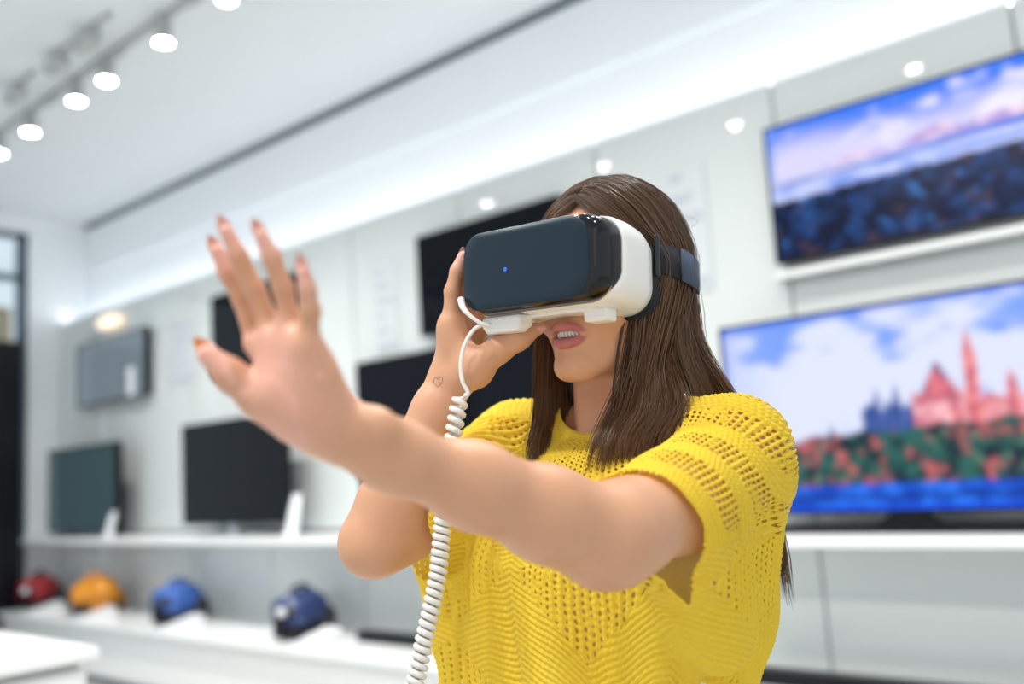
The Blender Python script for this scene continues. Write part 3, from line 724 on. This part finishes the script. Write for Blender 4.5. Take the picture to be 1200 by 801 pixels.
for k in RF: nail(RF[k][0][-2], RF[k][0][-1], RF[k][1][-1], m_nail2, np.array([-1, .1, 0.]), .007)
nail(TH[-2], TH[-1], .0085, m_nail2, np.array([.1, .6, -.8]), .007)

# ------------------------------------------------------------------ knit top
HS = .0025
G = Field((-.31, -.19, -.64), (.26, .24, -.12), HS)
def folds(X, Y, Z):
    th = np.arctan2(Y + .02, X); f = np.clip((-.26 - Z) / .25, 0, 1)
    return f * (.014 * np.sin(th * 7 + 3 * Z + .9) + .005 * np.sin(th * 17 - 9 * Z)) + .003 * np.sin(40 * Z + 9 * X) * f
G.stack([(-.15, 0, -.03, .060, .055), (-.175, 0, -.028, .085, .067), (-.195, 0, -.025, .130, .072), (-.22, -.003, -.012, .165, .088), (-.27, -.015, .0, .185, .105), (-.34, -.025, .01, .188, .118),
         (-.42, -.040, .005, .180, .118), (-.52, -.050, -.005, .170, .112), (-.64, -.055, -.01, .160, .112)], 0, folds)
hemA = (Lp(728, 572, .95), Lp(815, 600, .97), Lp(837, 738, 1.0))
aL = mid(SL, EL, .55)
G.cap((.06, -.03, -.19), SH + [-.006, 0, -.002], .048, .056, k=.04)
G.cap(SH + [-.004, 0, -.004], aL + dn * .006, .056, .0515, k=.03); G.cap(SL + dn * .004, aL + dn * .006, .054, .0515, k=.02); G.cap(aL + dn * .006, EL, .0515, .0465, k=.02)
for zz, yy, rr in ((-.32, .10, .045), (-.37, .055, .042), (-.41, .025, .036)): G.cap((.13, -.03, zz + .02), (.146, yy, zz), rr, rr, k=.03)
G.cap((.140, -.05, -.25), (.112, -.060, -.40), .053, .047, k=.04); G.cap((.112, -.060, -.40), (.070, -.06, -.62), .047, .045, k=.04)
G.cap((-.06, -.03, -.185), SR + [-.002, 0, 0], .048, .056, k=.04)
G.cap(SR, mid(SR, ER, .75), .056, .062, k=.03)
for xx, zz, rr in ((-.205, -.33, .05), (-.198, -.38, .044), (-.190, -.44, .036), (-.180, -.52, .030)): G.cap((-.14, -.0, zz + .02), (xx, .065, zz), rr, rr * .8, k=.05)
VS, QS = G.net(2); del G
def axis_d(V, a, b_):
    e = b_ - a; t = (V - a) @ e / e.dot(e); return np.linalg.norm(V - a - np.clip(t, 0, 3)[:, None] * e, axis=1), t
def plane(V, p, n): n = np.asarray(n) / np.linalg.norm(n); return (V - p) @ n
hA = mid(SL, EL, .70); hB = hemA[2]
hs_ = .70
eR = ER - SR
def cutf(V):
    dR, tR = axis_d(V, SR, ER)
    kx = sstep(-.27, -.36, V[:, 2]) * .25
    yh = hA[1] + hs_ * (V[:, 2] - hA[2]) + kx * (V[:, 0] - .150)
    inner = np.minimum((V[:, 1] - yh) / 1.3, np.minimum(V[:, 0] - (.140 + np.maximum(-.29 - V[:, 2], 0) * .30), V[:, 2] + .408))
    right = np.minimum(plane(V, mid(SR, ER, .52), eR + np.array([0, 0, .04])), np.minimum(-.140 - V[:, 0], .085 - dR))
    neck = .076 - np.sqrt(((V[:, 0]) / 1.0) ** 2 + (V[:, 1] + .022) ** 2 + ((V[:, 2] + .150) / 1.0) ** 2)
    hem = -.62 - V[:, 2]
    return np.maximum(np.maximum(inner, right), np.maximum(neck, hem))
def trim(V, Q, fn, h):
    c = fn(V); keep = (c[Q] < 0).any(1); Q = Q[keep]
    g = np.stack([(fn(V + np.eye(3)[i] * 1e-4) - c) / 1e-4 for i in range(3)], -1)
    out = (c > 0); st = np.clip(c, 0, 2 * h)[:, None] * g / np.maximum((g * g).sum(1), .3)[:, None]
    V = np.where(out[:, None], V - st, V)
    used = np.unique(Q); mp = np.full(len(V), -1); mp[used] = np.arange(len(used))
    return V[used], mp[Q]
VS, QS = trim(VS, QS, cutf, HS)
# refine once with a subdivision surface so single stitches can be raised
me = bpy.data.meshes.new('tmp'); me.from_pydata(VS.tolist(), [], QS.tolist()); ot = bpy.data.objects.new('tmp', me); COL.objects.link(ot)
md = ot.modifiers.new('s', 'SUBSURF'); md.levels = 1; md.subdivision_type = 'CATMULL_CLARK'
ev = ot.evaluated_get(bpy.context.evaluated_depsgraph_get()).to_mesh()
VS = np.empty(len(ev.vertices) * 3); ev.vertices.foreach_get('co', VS); VS = VS.reshape(-1, 3)
QS = np.empty(len(ev.loops), np.int32); ev.loops.foreach_get('vertex_index', QS); QS = QS.reshape(-1, 4)
bpy.data.objects.remove(ot)
NS = vnormals(VS, QS)
def knit(V):
    """height (m) and hole mask of the stitches"""
    x, y, z = V.T
    th = np.arctan2(x + .02, y + .06); u = .15 * th; rho = np.sqrt((x * .9) ** 2 + (y + .02) ** 2); v = z - .75 * np.minimum(rho, .16)
    dL, tL = axis_d(V, SL, EL)
    e = (EL - SL) / np.linalg.norm(EL - SL); r_ = V - SL - ((V - SL) @ e)[:, None] * e; uz = np.array([0, 0, 1.]) - e * e[2]; ux = np.cross(e, uz)
    phi = np.arctan2(r_ @ ux, r_ @ uz)
    sl = (x > .105) & (dL < .10) & (z > -.300 + .0) & (tL > -.35)
    su, sv = .06 * phi, (V - SL) @ e
    arc = np.sqrt((su * .9) ** 2 + (sv + .03) ** 2)
    u = np.where(sl, su, u); v = np.where(sl, arc, v)
    wob = vnoise(np.stack([u, v], -1), 60, 3) - .5; u = u + .0016 * wob; v = v + .0016 * (vnoise(np.stack([u, v], -1), 70, 9) - .5)
    pr, pc = .0068, .0074
    # panels: lozenges of lace columns between chevron ridges
    U = (u - .043) / .150 + .5; Vv_ = (v + .460) / .165 + .5
    loz = np.abs((U % 1) - .5) + np.abs((Vv_ % 1) - .5)
    lace = loz < .44
    lace = np.where(sl, (arc % .062) < .034, lace)
    chev = v + .45 * np.abs(((U + .5) % 1) - .5) * .150
    chev = np.where(sl, arc, chev)
    rid = np.abs(np.sin(PI * chev / pr)); st = .5 + .5 * np.sin(2 * PI * u / .0058 + PI * np.floor(chev / pr))
    hr = .0018 * rid ** .9 + .0013 * st * rid
    cu = (u / pc) % 1 - .5; col = np.cos(PI * cu) ** 2
    br = .5 + .5 * np.sin(2 * PI * (v / .0066 + 1.1 * np.abs(cu)))
    hl = .0019 * col + .0011 * br * col
    row = (v / .0080 + .5 * (np.floor(u / pc + .5) % 2)) % 1 - .5
    cu2 = (u / pc + .5) % 1 - .5
    hole = np.sqrt((cu2 / np.where(sl, .30, .20)) ** 2 + (row / np.where(sl, .36, .30)) ** 2)
    hmask = lace & (hole < 1)
    # rows of small eyelets along the panel borders
    h = np.where(lace, hl - .0010 * np.exp(-hole ** 2), hr)
    hv = sstep(1.12, .78, hole) * lace
    keep = .55 + .45 * (vnoise(np.stack([np.floor(u / pc), np.floor(v / .0080)], -1), .9, 5) > .3)
    # neck band and hems stay closed
    nb = np.sqrt(x ** 2 + (y + .022) ** 2 + (z + .150) ** 2)
    hv = np.where(nb < .084, 0, hv * (keep > .6))
    seam = (x > .10) & (y > -.02) & (dL < .11)
    h = np.where(seam, h + .0022 * np.exp(-((z + .300) / .0028) ** 2), h); hv = np.where(seam & (np.abs(z + .300) < .009), 0, hv)
    h = np.where(nb < .084, .0016 * np.abs(np.sin(PI * (nb - .076) / .004)), h)
    return h, hv
hS, hole = knit(VS)
cf = cutf(VS); hS = hS + .0016 * np.exp(-((cf + .004) / .004) ** 2); hole = hole * (cf < -.008)
VS2 = VS + NS * (hS - .0004)[:, None]
knitm = bpy.data.materials.new('yellow_yarn'); knitm.use_nodes = True; nt = knitm.node_tree; b = nt.nodes['Principled BSDF']
tc = nt.nodes.new('ShaderNodeTexCoord'); nz = nt.nodes.new('ShaderNodeTexNoise'); nz.inputs['Scale'].default_value = 14; nt.links.new(tc.outputs['Object'], nz.inputs['Vector'])
cc = mixc(nz.outputs['Fac'], (.96, .67, .040), (.97, .74, .075)); nt.links.new(cc, b.inputs['Base Color'])
b.inputs['Roughness'].default_value = .85; b.inputs['Specular IOR Level'].default_value = .2; b.inputs['Sheen Weight'].default_value = .25; b.inputs['Sheen Tint'].default_value = (1, .9, .4, 1)
nz2 = nt.nodes.new('ShaderNodeTexNoise'); nz2.inputs['Scale'].default_value = 900; nz2.inputs['Detail'].default_value = 3; nt.links.new(tc.outputs['Object'], nz2.inputs['Vector'])
bp = nt.nodes.new('ShaderNodeBump'); bp.inputs['Distance'].default_value = .0006; nt.links.new(nz2.outputs['Fac'], bp.inputs['Height']); nt.links.new(bp.outputs[0], b.inputs['Normal'])
tl_ = nt.nodes.new('ShaderNodeBsdfTranslucent'); nt.links.new(cc, tl_.inputs[0]); m1 = nt.nodes.new('ShaderNodeMixShader'); m1.inputs[0].default_value = .22
nt.links.new(b.outputs[0], m1.inputs[1]); nt.links.new(tl_.outputs[0], m1.inputs[2])
tr = nt.nodes.new('ShaderNodeBsdfTransparent'); m2 = nt.nodes.new('ShaderNodeMixShader'); ga = nt.nodes.new('ShaderNodeMath'); ga.operation = 'GREATER_THAN'; ga.inputs[1].default_value = .5
nt.links.new(at_node('hole').outputs['Fac'], ga.inputs[0]); nt.links.new(ga.outputs[0], m2.inputs[0]); nt.links.new(m1.outputs[0], m2.inputs[1]); nt.links.new(tr.outputs[0], m2.inputs[2])
nt.links.new(m2.outputs[0], nt.nodes['Material Output'].inputs[0])
top = mesh_np('knit_top', L2W(VS2), QS, knitm, person)
point_attr(top, 'hole', hole)
print('top verts', len(VS2), 'body verts', len(VB))
# beige camisole under it
C_ = Field((-.2, -.16, -.63), (.2, .16, -.2), .004)
C_.stack([(-.63, -.03, -.02, .134, .084), (-.42, -.010, -.012, .138, .090), (-.33, 0, -.006, .149, .098), (-.27, 0, -.014, .146, .092), (-.235, 0, -.02, .125, .080)], 0)
for s in (-1, 1):
    C_.cap((s * .075, .06, -.25), (s * .07, -.03, -.16), .008, .008, k=.01); C_.cap((s * .07, -.03, -.16), (s * .075, -.09, -.26), .008, .008, k=.01)
v, f = C_.net(1); mesh_np('camisole', L2W(v), f, mat('beige_jersey', (.86, .76, .56), .8, bump=(300, .001)), person)

# trousers and shoes below the frame, so that she stands on the floor
m_tr = mat('dark_denim', (.03, .045, .08), .8, bump=(200, .001)); zf = -L2W([0, 0, 0])[2]
Tz = Field((-.25, -.2, zf), (.25, .25, -.55), .008)
Tz.stack([(-.90, -.02, -.02, .165, .11), (-.78, -.02, -.025, .18, .12), (-.68, -.02, -.02, .160, .105), (-.57, -.02, -.02, .135, .095)], 0)
for s in (-1, 1):
    Tz.cap((-.02 + s * .09, -.02, -.86), (-.02 + s * .085, .0, -1.12), .088, .062, k=.03); Tz.cap((-.02 + s * .085, .0, -1.12), (-.02 + s * .085, -.03, zf + .09), .060, .05, k=.03)
v, f = Tz.net(1); mesh_np('trousers', L2W(v), f, m_tr, person)
for s in (-1, 1):
    Fz = Field((-.2, -.16, zf - .02), (.2, .26, zf + .14), .006)
    x = -.02 + s * .088; Fz.ell((x, .06, zf + .035), (.042, .115, .042), 0); Fz.cap((x, -.03, zf + .04), (x, -.03, zf + .09), .042, .042, k=.03); Fz.rbox((x, .05, zf - .092), (.3, .3, .1), .002, 0, cut=True)
    v, f = Fz.net(1); v = L2W(v); v[:, 2] = np.maximum(v[:, 2], .001); mesh_np('shoe', v, f, M_['white'], person)

# ------------------------------------------------------------------ hair: a dark cap and strands
m_hair = bpy.data.materials.new('brown_hair'); m_hair.use_nodes = True; nt = m_hair.node_tree; b = nt.nodes['Principled BSDF']
cc = mixc(at_node('tone').outputs['Fac'], (.022, .010, .005), (.185, .090, .038)); nt.links.new(cc, b.inputs['Base Color'])
b.inputs['Roughness'].default_value = .30; b.inputs['Specular IOR Level'].default_value = .6
def escalp(d, off=0):
    d = d / np.linalg.norm(d, axis=-1, keepdims=True); r = np.array([.0795, .099, .099]) + off
    return np.array([0, -.014, .028]) + d / np.sqrt(((d / r) ** 2).sum(-1, keepdims=True))
CP = Field((-.12, -.15, -.2), (.12, .12, .15), .004)
CP.ell((0, -.016, .028), (.078, .097, .098), 0); CP.rbox((0, .135, -.06), (.2, .10, .14), .01, .01, cut=True); CP.rbox((0, .165, .05), (.2, .10, .2), .01, .01, cut=True)
CP.ell((0, -.065, -.09), (.066, .045, .10), .03)
CP.ell((.062, -.03, -.09), (.022, .035, .08), .02); CP.ell((-.062, -.03, -.09), (.022, .035, .08), .02)
v, f = CP.net(1); cap_o = mesh_np('hair_cap', L2W(v), f, mat('hair_root_dark', (.022, .012, .007), .6), person)
def strands():
    out = []; tone = []; rad = []
    def add(way, n, spread, tn, r0=.00042, tipk=.35):
        nonlocal out
        P = catmull(np.array(way), 4)
        T = np.linspace(0, 1, len(P)); 
        for _ in range(n):
            o = RNG.normal(0, 1, 3) * spread; wv = RNG.uniform(0, 6.28); am = RNG.normal(0, .0012)
            sc = (.35 + .65 * np.sin(np.clip(T * 1.25, 0, 1) * PI * .6)) * (1 - (1 - tipk) * np.clip((T - .75) / .25, 0, 1))
            q = P + o * sc[:, None] + am * np.sin(T * 7 + wv)[:, None] * np.array([1, .6, 0])
            ln = RNG.uniform(.86, 1.0); k = np.linspace(0, ln * (len(P) - 1), 22); i = np.minimum(k.astype(int), len(P) - 2); ff = (k - i)[:, None]
            out.append(q[i] * (1 - ff) + q[i + 1] * ff); tone.append(np.clip(tn + RNG.normal(0, .10), 0, 1)); rad.append(r0 * RNG.uniform(.7, 1.25))
    for s in (1, -1):
        for c in range(260):
            t = (c + RNG.uniform()) / 260.
            y0 = .066 - .15 * t; p0 = np.array([s * .003, (y0 + .014), .0]); p0[2] = math.sqrt(max(1e-4, .099 ** 2 * (1 - min(.98, (p0[1] / .099) ** 2))))
            al = math.radians(50 + 128 * t ** .85)
            d1 = np.array([s * math.sin(al), math.cos(al), -.18 - .15 * t]); d0 = p0
            lay = RNG.uniform(.001, .0095)
            fs = np.array([0, .22, .45, .7, 1.0])
            dirs = np.array([d0 / np.linalg.norm(d0) * (1 - f_) + d1 / np.linalg.norm(d1) * f_ for f_ in fs])
            way = [escalp(d, lay) for d in dirs]
            a = way[-1]; bl = RNG.uniform(-1, 1)
            if s == 1:
                if t < .46:      # falls in front of the shoulder
                    g = t / .46
                    jaw = np.array([.056 + .018 * g, .040 - .055 * g, -.105]); clav = np.array([.040 + .064 * g + .008 * bl, .052 - .036 * g, -.160])
                    tip = np.array([.026 + .066 * g + .012 * bl, .086 - .034 * g, -.234 - .010 * (1 - g) + .030 * RNG.uniform()])
                    way += [mid(a, jaw, .55) + [s * .004, .004, 0], jaw, clav, mid(clav, tip, .5) + [0, .010, 0], tip]
                else:            # spreads over the back of the shoulder
                    g = (t - .46) / .54
                    jaw = np.array([.090 - .03 * g + .004 * bl, -.045 - .068 * g, -.080]); sh = np.array([.122 - .06 * g + .006 * bl, -.078 - .05 * g, -.150 - .02 * g])
                    bk = np.array([.148 - .10 * g, -.135 - .010 * g, -.225]); tip = np.array([.140 - .10 * g + .012 * bl, -.150, -.385 + .04 * RNG.uniform()])
                    way += [mid(a, jaw, .5), jaw, sh, bk, mid(bk, tip, .5) + [0, -.008, 0], tip]
            else:
                if t < .5:
                    g = t / .5
                    jaw = np.array([-.084 + .006 * g, .034 - .06 * g, -.10]); clav = np.array([-.084 + .016 * g + .004 * bl, .038 - .05 * g, -.170])
                    tip = np.array([-.066 + .020 * g + .010 * bl, .078 - .045 * g, -.240 + .014 * RNG.uniform()])
                    way += [mid(a, jaw, .55), jaw, clav, mid(clav, tip, .5) + [0, .008, 0], tip]
                else:
                    g = (t - .5) / .5
                    jaw = np.array([-.080 + .04 * g, -.030 - .07 * g, -.09]); sh = np.array([-.09 + .04 * g, -.085 - .04 * g, -.17])
                    tip = np.array([-.09 + .06 * g, -.135, -.36])
                    way += [mid(a, jaw, .5), jaw, sh, mid(sh, tip, .45) + [0, -.012, 0], tip]
            add(way, 22, .0042, .30 + .30 * RNG.uniform() + (.12 if t < .3 else 0))
    for c in range(46):  # between the two falls, ending behind the collar bone
        g = c / 45.; al = math.radians(95 + 45 * g); lay = RNG.uniform(.0, .006)
        d0 = np.array([.003, .02 - .05 * g, .098]); d1 = np.array([math.sin(al), math.cos(al), -.2])
        way = [escalp(d0 / np.linalg.norm(d0) * (1 - f_) + d1 / np.linalg.norm(d1) * f_, lay) for f_ in (0, .25, .5, .75, 1.)]
        way += [np.array([.084, -.012 - .03 * g, -.085]), np.array([.098 + .006 * g, -.022 - .045 * g, -.140]), np.array([.104 + .010 * g, -.028 - .05 * g, -.185])]
        add(way, 20, .0050, .22 + .25 * RNG.uniform())
    # loose strands hanging in front of the ear, and tail ends below the arm
    for x, y in ((.046, .056), (.052, .050), (.056, .046)):
        add([(.070, .045, .0), (x + .012, y, -.05), (x, y + .002, -.10), (x - .008, y + .006, -.17), (x - .012, y + .02, -.225)], 9, .0016, .25)
    for k in range(14):
        x = .140 + RNG.normal(0, .006); add([(.11, -.12, -.16), (.128, -.140, -.24), (x, -.152, -.32), (x + RNG.normal(0, .005), -.156, -.375 - .03 * RNG.uniform())], 10, .0030, .45)
    for k in range(40):  # flyaways
        al = RNG.uniform(0, 2 * PI); d = np.array([math.sin(al), math.cos(al), RNG.uniform(.3, 1.2)]); p = escalp(d, .009)
        add([p, p + RNG.normal(0, .003, 3) + [0, -.006, .004], p + RNG.normal(0, .006, 3) + [0, -.014, .000], p + RNG.normal(0, .008, 3) + [0, -.022, -.012]], 1, .0, .6, .00016)
    return np.array(out), np.array(tone), np.array(rad)
HP, HT, HR = strands()
ns, nt_ = HP.shape[:2]
T = np.gradient(HP, axis=1); T /= np.linalg.norm(T, axis=2, keepdims=True) + 1e-9
Nn = np.cross(T, np.array([.31, .83, .46])); Nn /= np.linalg.norm(Nn, axis=2, keepdims=True) + 1e-9; Bn = np.cross(T, Nn)
taper = np.interp(np.linspace(0, 1, nt_), [0, .8, 1], [1, 1, .25])
RR = (HR[:, None] * taper[None])[..., None, None]
an = np.arange(3) * 2 * PI / 3
V = HP[:, :, None] + RR * (np.cos(an)[None, None, :, None] * Nn[:, :, None] + np.sin(an)[None, None, :, None] * Bn[:, :, None])
i0 = (np.arange(ns)[:, None, None] * nt_ + np.arange(nt_ - 1)[None, :, None]) * 3; j = np.arange(3)[None, None]; j2 = (j + 1) % 3
Fh = np.stack([i0 + j, i0 + j2, i0 + 3 + j2, i0 + 3 + j], -1).reshape(-1, 4)
hair = mesh_np('hair', L2W(V.reshape(-1, 3)), Fh, m_hair, person)
tw = np.repeat(HT[:, None], nt_, 1) + np.linspace(-.12, .34, nt_)[None]
point_attr(hair, 'tone', np.repeat(np.clip(tw, 0, 1).ravel(), 3))
print('hair strands', ns)

# ================================================================== HEADSET
hs0 = L2W([0, .11, 0]); hset = empty('headset', tuple(hs0), 'black and white virtual reality headset over her eyes, dark glossy front', 'headset')
m_hw = mat('headset_white', (.86, .85, .83), .3); m_hf = mat('headset_front_glass', (.003, .005, .008), .10, spec=.4); m_pl = mat('headset_cover_plate', (.007, .016, .027), .30, spec=.42); m_pl.node_tree.nodes['Principled BSDF'].inputs['Specular Tint'].default_value = (.68, .88, 1, 1); m_hb = mat('headset_black', (.008, .009, .012), .3)
m_foam = mat('headset_foam', (.006, .008, .012), .9); m_st = mat('strap_webbing', (.010, .013, .022), .75, bump=(900, .001)); m_tab = mat('strap_tab', (.035, .06, .11), .6)
def rrect(hw, hh, r, n=10):
    P = []
    for cx, cz, a0 in ((hw - r, hh - r, 0), (-hw + r, hh - r, 90), (-hw + r, -hh + r, 180), (hw - r, -hh + r, 270)):
        for k in range(n + 1):
            a = math.radians(a0 + 90 * k / n); P.append((cx + r * math.cos(a), cz + r * math.sin(a)))
    return np.array(P)
def loft(secs, curve=0, caps=(True, True), nose=None):
    """secs: (y, hw, hh, r, cz). y bends back towards the sides by curve*x^2"""
    V = []; n = None
    for y, hw, hh, r, cz in secs:
        P = rrect(hw, hh, r); n = len(P)
        V.append(np.stack([P[:, 0], y - curve * P[:, 0] ** 2, P[:, 1] + cz], -1))
    V = np.vstack(V); F = []
    for k in range(len(secs) - 1):
        for i in range(n): F.append((k * n + i, k * n + (i + 1) % n, (k + 1) * n + (i + 1) % n, (k + 1) * n + i))
    tri = []
    # end caps as rings shrinking to the centre so that the curve is kept
    for e, k in ((0, 0), (1, len(secs) - 1)):
        if not caps[e]: continue
        y, hw, hh, r, cz = secs[k]; prev = np.arange(n) + k * n
        for s in (.8, .55, .3, .1):
            P = rrect(hw, hh, r) * s; idx = np.arange(n) + len(V)
            V = np.vstack([V, np.stack([P[:, 0], y - curve * P[:, 0] ** 2, P[:, 1] + cz], -1)])
            for i in range(n): q_ = (prev[i], prev[(i + 1) % n], idx[(i + 1) % n], idx[i]); F.append(q_ if e else q_[::-1])
            prev = idx
        c_ = len(V); V = np.vstack([V, [[0, y, cz]]])
        for i in range(n): t3 = (prev[i], prev[(i + 1) % n], c_); tri.append(t3 if e else t3[::-1])
    return V, [np.array(F), np.array(tri)] if tri else np.array(F)
cz = -.001
v, f = loft([(.134, .1000, .0470, .030, cz), (.150, .1005, .0472, .030, cz), (.160, .0992, .0464, .030, cz), (.1655, .0960, .0446, .029, cz), (.1672, .0925, .0420, .027, cz)], .45, (False, True))
def lip(v, c_):
    yb = v[:, 1] + c_ * v[:, 0] ** 2; v[:, 1] += np.where((yb > .127) & (yb < .1358), .0145 * np.clip((-.012 - v[:, 2]) / .030, 0, 1) ** 1.5, 0); return v
v = lip(v, .45)
front = mesh_np('front_cover', L2W(v), f, m_hf, hset)
v, f = loft([(.160, .0890, .0455, .026, cz), (.1674, .0890, .0455, .026, cz), (.1682, .0880, .0445, .025, cz)], 0, (False, True)); v[:, 0] -= .0080; v[:, 1] -= .45 * v[:, 0] ** 2
mesh_np('cover_plate', L2W(v), f, m_pl, hset)
v, f = loft([(.1340, .1002, .0472, .030, cz), (.1352, .1016, .0488, .031, cz), (.128, .1032, .0500, .031, cz - .0005), (.105, .1030, .0505, .031, cz - .001), (.080, .1000, .0505, .031, cz - .003), (.062, .0950, .0490, .031, cz - .005), (.056, .0900, .0460, .030, cz - .005)][::-1], .55, (False, True))
v = lip(v, .55)
mesh_np('side_shell', L2W(v), f, m_hw, hset)
v, f = loft([(.020, .083, .0480, .03, cz - .008), (.046, .090, .0520, .031, cz - .008), (.066, .0945, .0495, .031, cz - .006)], .9, (False, False))
mesh_np('face_foam', L2W(v), f, m_foam, hset)
# recess and clip of the phone bay on the left end of the cover, set into the dark side
def pill(c, half, rr, h=.002):
    F = Field(np.array(c) - np.array(half) - .006, np.array(c) + np.array(half) + .006, h); F.rbox(c, half, rr, 0); return F.net(1)
v, f = pill((.0885, .1590, .004), (.0040, .0048, .024), .003, .0012); mesh_np('phone_bay', L2W(v), f, mat('phone_bay_black', (.002, .002, .003), .5), hset)
v, f = pill((.0935, .1580, .004), (.0030, .0040, .010), .002, .0010); mesh_np('bay_latch', L2W(v), f, m_hb, hset)
v, f = pill((.0930, .1590, .036), (.0018, .0022, .0018), .0016, .0006); mesh_np('rivet', L2W(v), f, M_['steel'], hset)
yl = .1680 - .45 * .03 ** 2
v, f = pill((-.0300, yl + .0004, -.004), (.0022, .0012, .0022), .0011, .0005); mesh_np('glint_dot', L2W(v), f, mat('blue_glint', (.01, .05, .4), .4, emit=(.02, .12, 1.0), estr=1.0), hset)  # glowing dot stands in for a blue reflection on the cover
# thin warm edge line under the cover
P = rrect(.1000, .0474, .030, 12); sel = P[:, 1] < -.030; e_ = P[sel]; e_ = e_[np.argsort(e_[:, 0])]
P3 = np.stack([e_[:, 0], .1490 - .5 * e_[:, 0] ** 2, e_[:, 1] + cz - .0015], -1); v, f, f3 = tube_np(P3, .0009, 6); mesh_np('edge_trim', L2W(v), [f, f3], mat('edge_trim_gold', (.38, .26, .14), .3, metal=.6), hset)
# security clamp: bar under the headset, two blocks, plug on the right end
F = Field((-.12, .05, -.09), (.10, .19, -.03), .002)
F.rbox((-.052, .138, -.0595), (.0285, .013, .0075), .0035, .002); F.rbox((-.052, .140, -.0680), (.0250, .010, .0040), .003, .002)
F.rbox((.060, .112, -.0585), (.0150, .012, .0085), .003, .002)
F.rbox((.004, .122, -.0525), (.060, .009, .0028), .002, .003)
v, f = F.net(1); mesh_np('security_clamp', L2W(v), f, m_hw, hset)
pl_ = catmull([Lp(540, 350, 1.10), Lp(543, 360, 1.09), Lp(552, 370, 1.085), Lp(566, 379, 1.085), Lp(580, 381, 1.09)], 8)
v, f, f3 = tube_np(pl_, np.interp(np.linspace(0, 1, len(pl_)), [0, .15, .5, 1], [.0042, .0042, .0024, .0024]), 10); mesh_np('plug_lead', L2W(v), [f, f3], m_hw, hset)
# strap bracket, strap round the back of the head over the hair, end tab
v, f = pill((.0965, .048, .014), (.0030, .0042, .0250), .0025, .0012); mesh_np('strap_bracket', L2W(v), f, m_hb, hset)
v, f = pill((-.0965, .048, .014), (.0030, .0042, .0250), .0025, .0012); mesh_np('strap_bracket', L2W(v), f, m_hb, hset)
def band(a0, a1, off, h0, h1, th, n=40, zf=None):
    V = []
    for k in range(n + 1):
        a = a0 + (a1 - a0) * k / n
        d = np.array([math.sin(a), math.cos(a)]); rx, ry = .0905 + off, .1125 + off
        rr = 1 / math.sqrt((d[0] / rx) ** 2 + (d[1] / ry) ** 2); x, y = d * rr; y -= .014
        zc = .016 - .012 * abs(math.sin((a - PI / 3) * .75))
        nx, ny = d
        for dz, o in ((h0, 0), (h1, 0), (h1, th), (h0, th)): V.append((x + nx * o, y + ny * o, zc + dz))
    F = []
    for k in range(n):
        for i in range(4): F.append((4 * k + i, 4 * k + (i + 1) % 4, 4 * k + 4 + (i + 1) % 4, 4 * k + 4 + i))
    F += [(3, 2, 1, 0), (4 * n, 4 * n + 1, 4 * n + 2, 4 * n + 3)]
    return np.array(V), np.array(F)
v, f = band(math.radians(60), math.radians(300), .004, -.0175, .0185, .0022); mesh_np('head_strap', L2W(v), f, m_st, hset, smooth=False)
v, f = band(math.radians(86), math.radians(128), .0064, -.0195, .0195, .0024, 16); mesh_np('strap_tab', L2W(v), f, m_tab, hset, smooth=False)

# ------------------------------------------------------------------ coiled cord
c0 = tuple(L2W(Lp(545, 455, 1.07)))
lead = catmull([Lp(568, 379, 1.088), Lp(556, 385, 1.085), Lp(545, 402, 1.08), Lp(540, 425, 1.075), Lp(542, 446, 1.07), Lp(548, 458, 1.068), Lp(548, 466, 1.066)], 10)
axis_ = catmull([Lp(540, 462, 1.07), Lp(536, 482, 1.065), Lp(532, 505, 1.06), Lp(528, 535, 1.055), Lp(522, 580, 1.045), Lp(518, 620, 1.04), Lp(514, 665, 1.03), Lp(507, 705, 1.02), Lp(497, 750, 1.01), Lp(486, 801, 1.0), Lp(470, 860, .99), Lp(455, 930, .98)], 24)
ds = np.linalg.norm(np.diff(axis_, axis=0), axis=1); sacc = np.concatenate([[0], np.cumsum(ds)]); tot = sacc[-1]
pitch = lambda s_: np.interp(s_, [0, .06, .12, tot], [.0110, .0102, .0086, .0082])
ss = np.linspace(0, tot, 2600); ph = np.cumsum(np.concatenate([[0], np.diff(ss)]) * 2 * PI / pitch(ss))
axp = np.stack([np.interp(ss, sacc, axis_[:, i]) for i in range(3)], -1); T, N, Bv = frames(axp)
rc = np.interp(ss, [0, .01, .05, tot], [.0055, .0072, .0070, .0074])
helix = axp + rc[:, None] * (np.cos(ph)[:, None] * N + np.sin(ph)[:, None] * Bv)
path = np.vstack([lead[:-6], mid(lead[-6], helix[0], .5)[None], helix])
v, f, f3 = tube_np(path, np.interp(np.arange(len(path)), [0, 60, 120, len(path)], [.0024, .0026, .0034, .0036]), 8)
cord = mesh_np('coiled_cord', L2W(v), [f, f3], mat('cord_white', (.80, .78, .74), .35), None, loc=c0, label='white coiled security cord hanging down from the headset', cat='cord')
